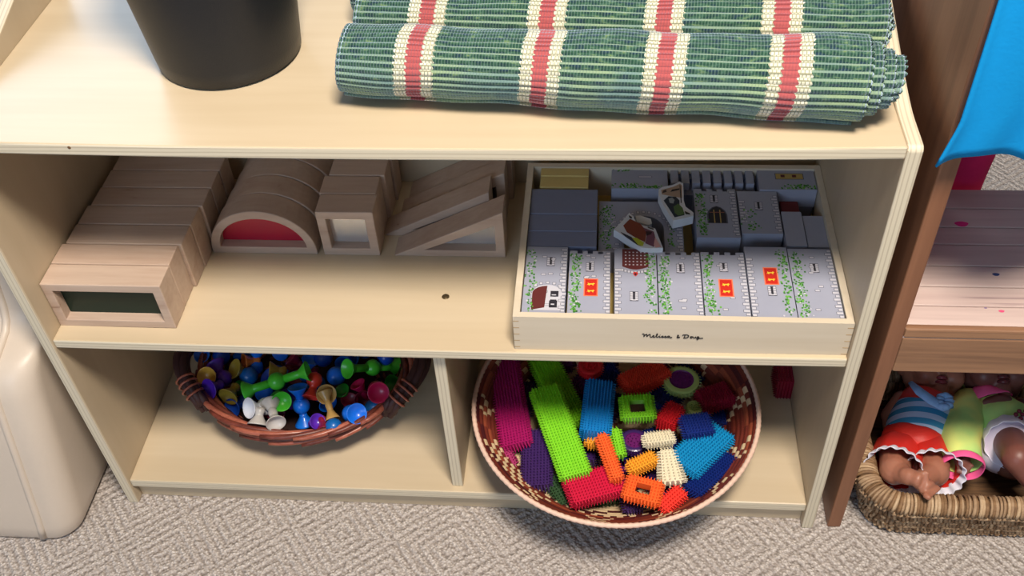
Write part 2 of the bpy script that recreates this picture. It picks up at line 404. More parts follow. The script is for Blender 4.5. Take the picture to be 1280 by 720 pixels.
rug((.372,.240,0),(.87,.208,0),R0*.9,5,lambda k:.001*k,.97,'rolled green mat at the back, only its dark left end showing behind the others',uoff=4)

# ================================================================== RAINBOW WOODEN BLOCKS
def zs(x): return z2-sag2(x)
M_green=plain((10,38,28),.35,coat=.1,spec=.3,var=.02); M_red=plain((176,20,52),.2,coat=.5,var=.02); M_clear=plain((196,200,206),.12,coat=.4,trans=.75,var=.01)
def wblock(kind,x0,y0,label,pane,dx=.143,dy=.034,h=.07,group=None,rot=0):
    z0=zs(x0+dx/2)
    r=empty('window_block',(x0+dx/2,y0+dy/2,z0),label,'toy block',group)
    b=MB(); p=MB(); t=.0115
    x1=x0+dx; y1=y0+dy; ym=y0+dy*.38
    if kind=='rect':
        out=[(x0,z0),(x1,z0),(x1,z0+h),(x0,z0+h)]; inn=[(x0+t,z0+t),(x1-t,z0+t),(x1-t,z0+h-t),(x0+t,z0+h-t)]
    elif kind=='arch':
        n=28; cx=(x0+x1)/2; rr=dx/2; ri=rr-.0125
        out=[(cx+rr*math.cos(PI*i/n),z0+h*math.sin(PI*i/n)) for i in range(n+1)]
        out=[(x1,z0)]+[(cx+rr*math.cos(PI*i/n),z0+.006+(h-.006)*math.sin(PI*i/n)) for i in range(n+1)]+[(x0,z0)]
        inn=[(cx+ri,z0+.011)]+[(cx+ri*math.cos(PI*i/n),z0+.011+(h-.0235)*math.sin(PI*i/n)) for i in range(n+1)]+[(cx-ri,z0+.011)]
    elif kind=='tri':
        out=[(x0,z0),(x1,z0),(x1,z0+h)]; inn=[(x0+.040,z0+.0105),(x1-.0115,z0+.0105),(x1-.0115,z0+h-.022)]
    b.frame(out,inn,y0,y1,0,axis=1)
    b.build('frame',M_block,r,bevel=.0012)
    c=inn; cx=sum(q[0] for q in c)/len(c); cz=sum(q[1] for q in c)/len(c)
    p.prism([(cx+(q[0]-cx)*1.01,cz+(q[1]-cz)*1.01) for q in c],ym,ym+.004,0,axis=1); p.build('pane',pane,r)
    return r
pos=['with a dark green window, at the very front of the long row','second in the row, directly behind the green windowed block','third in the row behind the green windowed block','fourth in the row behind the green windowed block','fifth in the row, under the top board shade','sixth in the row, deep in the shelf shade','seventh and last of the row against the back panel','']
for i in range(7):
    dxs=[.0008,.0005,.0045,.0055,.009,.010,.011][i]; ys=.027+.0352*i
    wblock('rect',dxs,ys,'rectangular wooden block '+pos[i],[M_green,M_clear,M_red,M_clear,M_green,M_clear,M_red][i])
po=['with a crimson window, front of its row','second in its row, behind the crimson windowed arch','third in its row, shaded','last in its row against the back panel']
for i in range(4): wblock('arch',.150+[0,.002,.004,.006][i],.1595+.0365*i,'half-round wooden arch block '+po[i],[M_red,M_clear,M_green,M_clear][i],dx=.136,dy=.0355)
po=['with a frosted pale window, front of its row','second behind the frosted one','third in its row, shaded','last in its row by the back panel']
for i in range(4): wblock('rect',.2945+[0,-.002,.003,.006][i],.1595+.036*i,'square wooden block '+po[i],M_clear,dx=.0715,dy=.0345,h=.071)
po=['with an open triangular window, nearest the castle tray front','shifted left behind the front triangle','third in its row, in shade','furthest back, in deep shade']
for i in range(4): wblock('tri',.383+[0,-.020,-.004,.002][i],.160+.0375*i,'right-angled triangular wooden block '+po[i],M_clear,dx=.141,dy=.035,h=.0735)

# ================================================================== CASTLE TRAY
TX0,TX1,TY0,TY1=.5462,.9138,.0090,.2815; TZ=zs(.73)-.0002; TH=.0527
tr=empty('block_tray',((TX0+TX1)/2,(TY0+TY1)/2,TZ),'shallow pale pine tray full of grey castle blocks on the middle shelf','tray')
w=.0075
b=MB(); b.frame([(TX0,TY0),(TX1,TY0),(TX1,TY1),(TX0,TY1)],[(TX0+w,TY0+w),(TX1-w,TY0+w),(TX1-w,TY1-w),(TX0+w,TY1-w)],TZ,TZ+TH,0,axis=2)
_s=b
bb_=MB(); bb_.box((TX0+w,TY0+w,TZ+.002),(TX1-w,TY1-w,TZ+.006)); bb_.build('base',plain((206,178,104),.6),tr)
b=_s; _n=len(b.f)
for j in range(5): 
    zz=TZ+.003+j*.0105; b.box((TX0-.0003+.0003,TY0-.0002,zz),(TX0+.0065,TY0+.0004,zz+.0012)); b.box((TX1-.0065,TY0-.0002,zz),(TX1,TY0+.0004,zz+.0012))
for _i in range(_n,len(b.f)): b.m[_i]=1
b.build('sides',[M_tray,plain((176,150,112),.6)],tr)
# cursive lettering
def strokes():
    S_=[];x=0
    def a(pts,adv):
        nonlocal x
        S_.append([(x+p[0],p[1]) for p in pts]); x+=adv
    a([(-.3,1.3),(-.05,1.55),(.1,1.2),(0,0),(.25,.9),(.6,1.5),(.65,.9),(.6,.1),(.9,.9),(1.25,1.5),(1.3,.8),(1.3,.15),(1.5,0),(1.7,.25)],1.7)
    e=[(0,.25),(.3,.55),(.38,.8),(.22,.9),(.1,.6),(.15,.15),(.38,0),(.65,.25)]
    a(e,.65)
    a([(0,.25),(.3,.9),(.42,1.5),(.3,1.7),(.18,1.3),(.18,.3),(.35,0),(.6,.25)],.6)
    a([(0,.25),(.22,.75),(.18,.2),(.35,0),(.55,.25)],.55); S_.append([(x-.25,1.15),(x-.2,1.2)])
    s_=[(0,.25),(.3,.8),(.42,.45),(.35,.08),(.1,.02),(.3,.0),(.62,.25)]
    a(s_,.6); a(s_,.6)
    A_=[(.45,.7),(.2,.8),(.05,.4),(.2,.05),(.42,.35),(.5,.75),(.5,.2),(.65,0),(1.0,.2)]
    a(A_,1.9)
    a([(.55,0),(.1,.9),(.2,1.3),(.4,1.1),(.1,.5),(.05,.1),(.3,0),(.6,.45)],1.3)
    a([(.3,1.4),(.25,0),(.0,.15),(.4,0),(1.0,.4),(1.1,1.1),(.7,1.5),(.1,1.45),(-.2,1.2)],1.3)
    a([(.3,.8),(.08,.5),(.15,.1),(.4,.05),(.5,.5),(.3,.8),(.6,.65)],.65)
    a([(0,.65),(.08,.2),(.25,.05),(.45,.4),(.5,.75),(.5,.2),(.7,.1)],.7)
    a([(.45,.75),(.15,.75),(.08,.35),(.3,.2),(.48,.7),(.45,-.1),(.25,-.55),(.0,-.4),(.3,-.05),(1.3,.15)],1.2)
    return S_
b=MB(); st=strokes(); xm=max(p[0] for s in st for p in s)
def smoothpts(p,it=2):
    for _ in range(it):
        q=[p[0]]
        for a_,c_ in zip(p,p[1:]): q+=[(a_[0]*.75+c_[0]*.25,a_[1]*.75+c_[1]*.25),(a_[0]*.25+c_[0]*.75,a_[1]*.25+c_[1]*.75)]
        q.append(p[-1]); p=q
    return p
for s_ in st:
    b.tube([(.6905+p[0]/xm*.065,TY0-.0003,TZ+.0245+p[1]*.0036) for p in smoothpts(s_)],.0006,5,flat=1)
b.build('lettering',plain((30,26,26),.6),tr)

G=(156,160,178); M_gy=plain(G,.5,bump=.05,var=.05)
M_gd=plain((122,130,156),.5,var=.05)
M_cas=[M_gy,M_gd,plain((196,196,206),.6),plain((88,90,104),.6),plain((58,124,40),.6),plain((104,172,70),.6),plain((196,40,28),.5),plain((232,120,84),.5),plain((236,196,60),.5),plain((92,34,34),.6),plain((36,34,44),.6),plain((150,92,80),.6),plain((188,160,90),.6)]
LG,DK,IV,IL,RD,OR,YL,BR,BK,RB=2,3,4,5,6,7,8,9,10,11
GRP='painted grey castle blocks in the pine tray'
TBZ=TZ+.0061
class Dec:
    # flat painted patches on the upper face
    def __init__(s,b,x0,y0,w_,d,z,flip=False): s.b=b;s.x0=x0;s.y0=y0;s.w=w_;s.d=d;s.z=z;s.flip=flip;s.k=0
    def P(s,u,v):
        if s.flip: u=s.w-u; v=s.d-v
        return (s.x0+u,s.y0+v)
    def poly(s,pts,mi,lift=0):
        s.k+=1; z=s.z+.00012+lift*.00007+.000002*(s.k%20)
        vs=[(*s.P(u,v),z) for u,v in pts]
        ar=sum(vs[i][0]*vs[(i+1)%len(vs)][1]-vs[(i+1)%len(vs)][0]*vs[i][1] for i in range(len(vs)))
        if ar<0: vs=vs[::-1]
        s.b.add(vs,[tuple(range(len(vs)))],mi)
    def rect(s,u0,v0,u1,v1,mi,lift=0): s.poly([(u0,v0),(u1,v0),(u1,v1),(u0,v1)],mi,lift)
    def stone(s,u,v,w_=.005,h=.0028):
        s.rect(u-.0005,v-.0005,u+w_+.0005,v+h+.0005,DK,0); s.rect(u,v,u+w_,v+h,LG,1)
    def quoins(s,u,v0,v1,side):
        v=v0;k=0
        while v<v1:
            w_=.0068 if k%2 else .0042; s.stone(u if side<0 else u-w_,v,w_,.0032); v+=.0052;k+=1
    def ivy(s,u0,u1,v0,v1,n=110):
        for i in range(n):
            v=random.uniform(v0,v1); c_=(u0+u1)/2+.0012*math.sin(v*160); u=random.gauss(c_,(u1-u0)*.24); u=min(max(u,.0008),s.w-.002); r=random.uniform(.0008,.0015)
            a=random.uniform(0,PI)
            s.poly([(u+r*math.cos(a+q*2*PI/5),v+r*1.2*math.sin(a+q*2*PI/5)) for q in range(5)],random.choice((IV,IV,IV,IV,IL,IL,IL,IV,LG)),2+i%3)
    def slit(s,u,v):
        s.rect(u-.0048,v-.0015,u+.0048,v+.0138,DK,0)
        for k_ in range(4):
            s.rect(u-.0043,v+k_*.0034,u-.0014,v+k_*.0034+.0027,LG,1); s.rect(u+.0014,v+k_*.0034,u+.0043,v+k_*.0034+.0027,LG,1)
        s.rect(u-.0009,v+.001,u+.0009,v+.0125,BK,1); s.rect(u-.0016,v+.0115,u+.0016,v+.013,BK,2); s.rect(u-.002,v-.0005,u+.002,v+.001,LG,2)
    def lion(s,u,v):
        pts=[(-.0045,-.0012),(-.003,-.0004),(-.0025,-.0016),(-.0015,-.0016),(-.001,-.0002),(.0015,-.0002),(.002,-.0016),(.003,-.0016),(.003,.0002),(.0048,.0014),(.0036,.0016),(.0030,.0026),(.0015,.0016),(-.002,.0016),(-.0038,.003),(-.0032,.0014)]
        s.poly([(u+a_,v+c_) for a_,c_ in pts],YL,4)
    def banner(s,u,v,w_=.016,h=.028,sk=0):
        s.rect(u-w_/2,v-h/2,u+w_/2,v+h/2,OR,1); s.rect(u-w_/2+.0014,v-h/2+.0014,u+w_/2-.0014,v+h/2-.0014,RD,2)
        s.lion(u,v+.0045); s.lion(u,v-.0065)
    def portcullis(s,u,v0,v1,w_=.030):
        n=10; s.poly([(u-w_/2,v1),(u-w_/2,v0)]+[(u-w_/2+w_*i/n,v0-.005*math.sin(PI*i/n)) for i in range(n+1)]+[(u+w_/2,v1)],BR,1)
        for a_ in range(6):
            for c_ in range(5): x=u-w_/2+.004+a_*.0044; y=v0+.003+c_*.0052; s.rect(x-.0009,y-.0009,x+.0009,y+.0009,LG,3)
        for a_ in range(9): 
            x=u-w_/2+w_*a_/8; y=v0-.0075-.0035*math.sin(PI*a_/8); s.stone(x-.0014,y,.0028,.0034)
        s.poly([(u-.0024,v0-.009),(u+.0024,v0-.009),(u+.0026,v0-.013),(u,v0-.0165),(u-.0026,v0-.013)],RD,3); s.rect(u-.001,v0-.0145,u+.001,v0-.011,BK,4)
    def gate(s,u,v):
        n=10; s.poly([(u-.017,v)]+[(u-.017*math.cos(PI*i/n),v+.026+.014*math.sin(PI*i/n)) for i in range(n+1)]+[(u+.017,v)],LG,0)
        s.poly([(u-.0165,v)]+[(u-.0165*math.cos(PI*i/n*.5),v+.026+.012*math.sin(PI*i/n*.5)) for i in range(n+1)]+[(u-.002,v+.004)],BR,2)
        s.rect(u-.0162,v+.004,u-.006,v+.018,RD,3) if False else None
        s.rect(u+.003,v+.004,u+.012,v+.015,BK,2); s.rect(u+.004,v+.0145,u+.011,v+.0165,BK,2); s.rect(u+.004,v+.021,u+.013,v+.030,BK,2); s.rect(u+.0055,v+.023,u+.0105,v+.0245,LG,3)
        s.rect(u+.005,v+.008,u+.009,v+.010,LG,3)
        for a_ in range(9): 
            an=PI*a_/8; x=u-.0195*math.cos(an); y=v+.026+.0175*math.sin(an); s.stone(x-.0016,y-.0016,.0032,.003)
    def gothic(s,u,v,w_=.021,h=.030):
        n=8; pts=[(u-w_/2,v)]+[(u-w_/2*math.cos(PI/2*i/n),v+h*.5+h*.5*math.sin(PI/2*i/n)) for i in range(n+1)]+[(u+w_/2*math.sin(PI/2*(1-i/n)),v+h*.5+h*.5*math.sin(PI/2*(i/n)) ) for i in range(0)]
        pts=[(u-w_/2,v),(u-w_/2,v+h*.5),(u-w_*.42,v+h*.72),(u-w_*.22,v+h*.92),(u,v+h),(u+w_*.22,v+h*.92),(u+w_*.42,v+h*.72),(u+w_/2,v+h*.5),(u+w_/2,v)]
        s.poly([(u+(a_-u)*1.15,v+(c_-v)*1.06-.0005) for a_,c_ in pts],DK,0); s.poly(pts,BK,1)
        for q in (-.17,.17): s.rect(u+w_*q-.0006,v,u+w_*q+.0006,v+h*.8,12,3)
        s.rect(u-w_*.42,v+h*.62,u+w_*.42,v+h*.66,11,3)
def cblock(name,x0,x1,y0,y1,zt,label,deco=None,cren=False,flip=False,zb=TBZ,mi=0,bev=.0007,poly=None,cat='toy block'):
    b=MB()
    if poly: b.prism(poly,zb,zt,mi)
    elif cren:
        w_=x1-x0; pts=[(x0,y0),(x1,y0),(x1,y1)]
        for k_ in (3,2,1):
            c_=x0+w_*k_/4; pts+=[(c_+.003,y1),(c_+.003,y1-.0045),(c_-.003,y1-.0045),(c_-.003,y1)]
        pts+=[(x0,y1)]; b.prism(pts,zb,zt,mi)
    else: b.box((x0,y0,zb),(x1,y1,zt),mi)
    if deco: deco(Dec(b,x0,y0,x1-x0,y1-y0,zt,flip))
    return tag(b.build(name,M_cas,bevel=bev if not deco else 0),label,cat,GRP if cat=='toy block' else None)
ZT=TZ+.049
def common(d,ivyside=-1,stones=True,iv=170):
    if ivyside<0: d.ivy(.001,.014,.004,d.d-.006,iv); d.quoins(d.w-.0006,.004,d.d-.004,1)
    else: d.ivy(d.w-.014,d.w-.001,.004,d.d-.006,iv); d.quoins(.0006,.004,d.d-.004,-1)
    for k_ in range(6): d.stone(random.uniform(.017,.030),random.uniform(.005,d.d-.008),.0048,.0024)
def d1(d): common(d,-1,iv=90); d.gate(.027,.006); d.slit(.029,.078)
def d2(d): common(d); d.banner(.0255,.043); d.slit(.024,.070)
def d3(d): d.ivy(d.w-.013,d.w-.001,.003,d.d-.003,120); d.quoins(.0006,.003,.075,-1); d.portcullis(.024,.078,d.d-.001); d.slit(.022,.024); d.ivy(.032,.040,.028,.034,10)
def d4(d): common(d); d.slit(.026,.070); 
def d5(d): common(d); d.banner(.0255,.046); d.slit(.025,.073)
def d6(d): d.ivy(.001,.013,.003,d.d-.004,130); d.quoins(d.w-.0006,.003,d.d-.02,1); d.banner(.021,.046); d.slit(.022,.066);
def d6f(d): d.ivy(d.w-.013,d.w-.001,.003,d.d-.004,130); d.quoins(.0006,.003,d.d-.02,-1); d.banner(.026,.066); d.slit(.025,.036)
def d7(d): common(d); d.slit(.027,.075)
cblock('castle_block',.5550,.6030,.0175,.127,ZT,'grey castle block painted with an open red-brown gate, at the left front corner',d1)
cblock('castle_block',.6056,.6530,.0175,.121,ZT,'grey castle block with red lion banner, second from the left in the front row',d2,cren=True)
cblock('castle_block',.6575,.7055,.0175,.126,ZT,'grey castle block painted with a dark red portcullis in the front row',d3)
cblock('castle_block',.7068,.7555,.0175,.121,ZT,'plain-walled grey castle block with ivy, right of the portcullis block',d4,cren=True)
cblock('castle_block',.7567,.8062,.0175,.122,ZT,'grey castle block with red lion banner at the middle right of the front row',d5,cren=True)
cblock('castle_block',.8072,.8552,.0168,.131,ZT+.001,'grey castle block whose red banner sits above its arrow slit, second from the right',d6f)
cblock('castle_block',.8565,.9055,.0168,.130,ZT,'grey castle block with ivy on its left, at the right front corner',d7)
# plain grey steps
for i,(a_,c_) in enumerate(((.129,.1555),(.156,.186),(.1865,.2335))):
    cblock('castle_step_block',.5540,.6365,a_,c_,ZT-.001+.0007*i,'plain grey wooden block '+['right behind the gate block, nearest of three','in the middle of three plain ones at the left','widest and rearmost of three plain ones at the left'][i],mi=1)
for i,(a_,c_) in enumerate(((.2375,.258),(.2585,.2735))):
    b=MB(); b.box((.5635,a_,TBZ),(.6245,c_,ZT+.002*i)); tag(b.build('cream_block',plain((206,184,116),.55),bevel=.0007),['pale yellow wooden block behind the plain grey blocks','pale yellow wooden block against the back of the tray'][i],'toy block')
def dgr(d): d.ivy(.002,.04,.001,.010,70); d.ivy(.03,.068,.001,.006,40); d.ivy(.0,.03,.034,.044,40); d.stone(.034,.022,.016,.0025)
cblock('castle_wall_block',.6535,.7235,.2365,.2735,ZT,'ivy-painted grey wall block at the back left of the tray',dgr)
# arch bridge
n=12; ax0,ax1,ay0,ay1=.6385,.7395,.129,.222; cxx=.693; hw=.024
arch=[(ax0,ay0),(cxx-hw,ay0)]+[(cxx-hw*math.cos(PI*i/n),ay0+.042+.024*math.sin(PI*i/n)) for i in range(n+1)]+[(cxx+hw,ay0),(ax1,ay0),(ax1,ay1),(ax0,ay1)]
def dar(d):
    for a_ in range(15):
        an=PI*a_/14; x=cxx-ax0-.031*math.cos(an); y=.042+.031*math.sin(an); d.stone(x-.0015,y-.0015,.003,.0034)
    d.ivy(.001,.018,.005,.085,110); d.quoins(d.w-.001,.004,.07,1); d.ivy(.082,.09,.004,.06,30)
    for k_ in range(8): d.stone(random.uniform(.006,.020),.005+.008*k_,.005,.0024)
cblock('castle_arch_block',ax0,ax1,ay0,ay1,ZT-.009,'grey archway block painted with ivy, lower than its neighbours in mid tray',dar,poly=arch)
# crenellated wall
b=MB(); b.box((.727,.2395,TBZ),(.8325,.2735,ZT-.012),1); b.box((.727,.2635,ZT-.012),(.8325,.2735,ZT-.006),1)
for k_ in range(8): b.box((.7275+k_*.0133,.2485,ZT-.012),(.7275+k_*.0133+.0095,.2735,ZT),0)
tag(b.build('castle_battlement_block',M_cas),'grey battlement block with eight upright merlons at the back of the tray','toy block',GRP)
def dbr(d):
    d.rect(.021,.020,.056,.032,DK,0); d.rect(.022,.021,.055,.031,12,1); d.rect(.028,.024,.033,.029,BR,2); d.rect(.042,.024,.047,.029,BR,2); d.ivy(.03,.068,.001,.010,70)
cblock('castle_tower_block',.8355,.9050,.236,.2735,ZT+.001,'large grey block with a gold plaque at the back right corner of the tray',dbr,zb=ZT-.026)
cblock('castle_tower_block',.8365,.9040,.2365,.273,ZT-.0262,'darker grey block lying under the gold plaque block',None,mi=1)
def dwb(d): d.ivy(.002,.014,.004,d.d-.01,140); d.gothic(.026,.026); d.slit(.024,.064); d.quoins(d.w-.001,.004,.085,1)
cblock('castle_block',.7545,.8055,.1475,.237,ZT,'grey castle block painted with a dark pointed gothic window',dwb,cren=True)
def dnb(d): d.slit(.024,.044); d.ivy(.004,.02,.006,.045,50); d.quoins(d.w-.0008,.004,.07,1); d.quoins(.0006,.02,.06,-1)
cblock('castle_block',.8075,.8555,.1565,.2345,ZT-.001,'faintly painted grey block between the gothic window block and two small ones',dnb)
cblock('castle_step_block',.8575,.8810,.137,.198,ZT-.002,'small plain grey block with a red patch above it, left of a pair',lambda d:None)
cblock('castle_step_block',.8822,.9060,.137,.1925,ZT-.0035,'small plain grey block against the right side of the tray',lambda d:None)
b=MB(); b.box((.862,.2,TBZ),(.884,.2355,ZT-.017)); tag(b.build('red_roof_block',plain((120,36,34),.6),bevel=.001),'dark red wooden block mostly hidden below the gold plaque block','toy block')
# figure cut-outs
def cutout(px,dz,face,label,zt,tilt=None,patches=(),cat='toy figure',name='figure_cutout'):
    P=[at(a_,c_,zt) for a_,c_ in px]; b=MB(); n=len(P); ar=sum(P[i].x*P[(i+1)%n].y-P[(i+1)%n].x*P[i].y for i in range(n))
    if ar<0: P=P[::-1]
    c_=sum(P,Vector())/n
    b.v+=[tuple(p) for p in P]+[(p.x,p.y,p.z-dz) for p in P]
    b.f+=[tuple(range(n)),tuple(range(n,2*n))[::-1]]+[(i,n+i,n+(i+1)%n,(i+1)%n) for i in range(n)]; b.m+=[0]*(n+2)
    mats=[plain((214,218,224),.45,var=.02)]
    for k_,(col,pts) in enumerate(patches):
        Q=[at(a_,d_,zt+.0002+.0001*k_) for a_,d_ in pts]; ar=sum(Q[i].x*Q[(i+1)%len(Q)].y-Q[(i+1)%len(Q)].x*Q[i].y for i in range(len(Q)))
        if ar<0: Q=Q[::-1]
        mats.append(plain(col,.5)); b.add([tuple(p) for p in Q],[tuple(range(len(Q)))],k_+1)
    return tag(b.build(name,mats),label,cat)
def zq(pts,ox,oy,k_): return [(ox+a_/k_,oy+c_/k_) for a_,c_ in pts]
K=6.54
cutout(zq([(480,110),(510,90),(600,70),(650,45),(680,60),(685,200),(700,250),(765,300),(764,325),(690,345),(598,365),(520,240),(478,150)],750,220,K),.0125,None,'white-edged wooden figure of a knight holding a flag, lying in mid tray',ZT+.010,patches=[
 ((176,150,128),zq([(500,115),(600,88),(655,62),(672,80),(672,180),(560,160),(505,150)],750,220,K)),
 ((34,44,60),zq([(520,200),(560,165),(620,170),(650,200),(650,240),(690,300),(690,320),(610,338),(560,260)],750,220,K)),
 ((84,112,66),zq([(600,250),(640,225),(675,260),(690,310),(640,325),(610,300)],750,220,K)),
 ((40,36,40),zq([(650,75),(657,75),(668,220),(660,220)],750,220,K)),
 ((150,160,164),zq([(560,185),(590,175),(610,195),(600,225),(570,220)],750,220,K)),
 ((40,34,36),zq([(590,110),(650,100),(650,112),(610,122),(575,130)],750,220,K)),
 ((60,50,48),zq([(515,120),(540,110),(545,130),(510,140)],750,220,K)),
 ((30,30,34),zq([(690,285),(735,305),(740,315),(700,312)],750,220,K))])
cutout(zq([(240,300),(275,332),(292,372),(340,400),(450,428),(468,470),(515,588),(420,592),(330,585),(150,460),(112,438),(180,370)],750,220,K),.011,None,'white-edged wooden figure in a red-brown cloak lying on the archway block',ZT+.007,patches=[
 ((44,50,66),zq([(165,455),(260,500),(340,575),(300,560),(200,490)],750,220,K)),
 ((128,60,42),zq([(190,405),(245,350),(330,390),(380,450),(370,540),(300,510),(220,460)],750,220,K)),
 ((188,196,60),zq([(260,505),(300,505),(360,545),(350,575),(310,560)],750,220,K)),
 ((120,76,96),zq([(350,420),(440,455),(460,530),(440,580),(370,550),(385,470)],750,220,K)),
 ((52,30,40),zq([(375,450),(425,455),(420,475),(380,490)],750,220,K)),
 ((214,166,164),zq([(450,500),(500,580),(455,585),(440,560)],750,220,K)),
 ((40,32,34),zq([(235,320),(262,335),(258,350),(240,340)],750,220,K)),
 ((40,32,34),zq([(385,415),(440,430),(438,440),(395,425)],750,220,K))])
cutout(zq([(290,325),(330,322),(415,350),(424,385),(400,402),(300,372)],750,220,K),.009,None,'small pale grey wooden piece behind the cloaked figure',ZT-.0005,name='wooden_piece',cat='toy')

# ================================================================== LEFT WICKER BASKET
M_wick=[wood((204,122,98),(140,68,52),0,3,60,.32,contrast=1,bump=.1),wood((142,72,58),(84,38,32),0,3,60,.4,contrast=1,bump=.1),plain((58,28,28),.6)]
BX,BY=.2285,.163; 
def oval(a,rx,ry,cx=BX,cy=BY):
    return cx+rx*math.cos(a),cy+ry*math.sin(a)
wb=empty('wicker_basket',(BX,BY,z1),'oval reddish-brown wicker basket with side handles, full of suction toys','basket')
def prof_b(z): # radii at height above shelf
    t=min(max((z-z1)/.068,0),1); k_=t**.6; return .088+.058*k_, .064+.060*k_
b=MB(); rows=9
for r in range(rows):
    z=z1+.0055+r*.0068; rx,ry=prof_b(z); n=320; ph=PI*(r%2)
    pts=[]
    for i in range(n):
        a=2*PI*i/n; o_=.0024*math.sin(22*a+ph); x,y=oval(a,rx+o_,ry+o_); pts.append((x,y,z+.0006*math.sin(5*a+r)))
    b.tube(pts,.0031,6,mi=r%2,closed=True)
b.build('woven_wall',M_wick,wb,smooth=True)
b=MB()
for k_ in range(44):
    a=2*PI*k_/44; pts=[]
    for i in range(8):
        z=z1+.001+i*.0095; rx,ry=prof_b(z); x,y=oval(a,rx,ry); pts.append((x,y,z))
    b.tube(pts,.0022,6)
b.build('stakes',M_wick[1],wb,smooth=True)
b=MB()  # base, plus a dark inner wall added to stop light leaking through
n=64; L_=[]
for i in range(9):
    z=z1+.003+i*.0075; rx,ry=prof_b(z); L_.append([(*oval(2*PI*k_/n,rx-.004,ry-.004),z) for k_ in range(n)])
for lp in L_: b.v+=lp
for i in range(8):
    for k_ in range(n): l=(k_+1)%n; b.f.append((i*n+l,i*n+k_,(i+1)*n+k_,(i+1)*n+l)); b.m.append(0)
b.f.append(tuple(range(n))); b.m.append(0)
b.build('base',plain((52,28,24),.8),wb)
# braided rim: long slanting rods
b=MB(); nr=21; zr=z1+.066
for k_ in range(nr):
    a0=2*PI*k_/nr; span=2*PI*3.2/nr; pts=[];rad=[]
    for i in range(13):
        t=i/12; a=a0+span*t; rx,ry=prof_b(zr); 
        off=.0095*math.cos(PI*t)+.003; dz=.006*math.sin(PI*t)+.006*(1-t)-.010*t
        x,y=oval(a,rx+off*1.0-.002,ry+off-.002); pts.append((x,y,zr+dz)); rad.append(.0041*(1-.35*abs(2*t-1)**3))
    b.tube(pts,rad,7,mi=k_%2)
    pts=[]
    for i in range(11):
        t=i/10; a=a0+span*.8*t+.05; x,y=oval(a,prof_b(zr)[0]+.007-.004*t,prof_b(zr)[1]+.007-.004*t); pts.append((x,y,zr-.012+.012*t))
    b.tube(pts,.0034,6,mi=(k_+1)%2)
b.build('braided_rim',M_wick,wb,smooth=True)
def handle(sgn):
    h=MB(); rx,ry=prof_b(zr); cx=BX+sgn*(rx+.010)
    pts=[]; n=22
    for i in range(n+1):
        t=i/n; a=-.62+1.24*t; x=BX+sgn*(rx*math.cos(a)+.010+.016*math.sin(PI*t)); y=BY-.012+ry*.92*math.sin(a); z=zr-.004+.034*math.sin(PI*t)**.6
        pts.append(Vector((x,y,z)))
    for q in range(5):
        h.tube([p+Vector((sgn*.0065*math.cos(q*1.25+i*.12),.0,.0065*math.sin(q*1.25+i*.12))) for i,p in enumerate(pts)],.0058,9,mi=2)
    for st_ in (2,3,4,5,17,18,19,20):
        p=pts[st_]; t=(pts[st_+1]-pts[st_-1]).normalized(); u=t.cross(Vector((0,0,1))).normalized(); w_=t.cross(u)
        h.tube([p+.0128*(math.cos(2*PI*k_/14)*u+math.sin(2*PI*k_/14)*w_) for k_ in range(14)],.0017,6,mi=0,closed=True)
    h.build('handle',M_wick,wb,smooth=True)
handle(1); handle(-1)

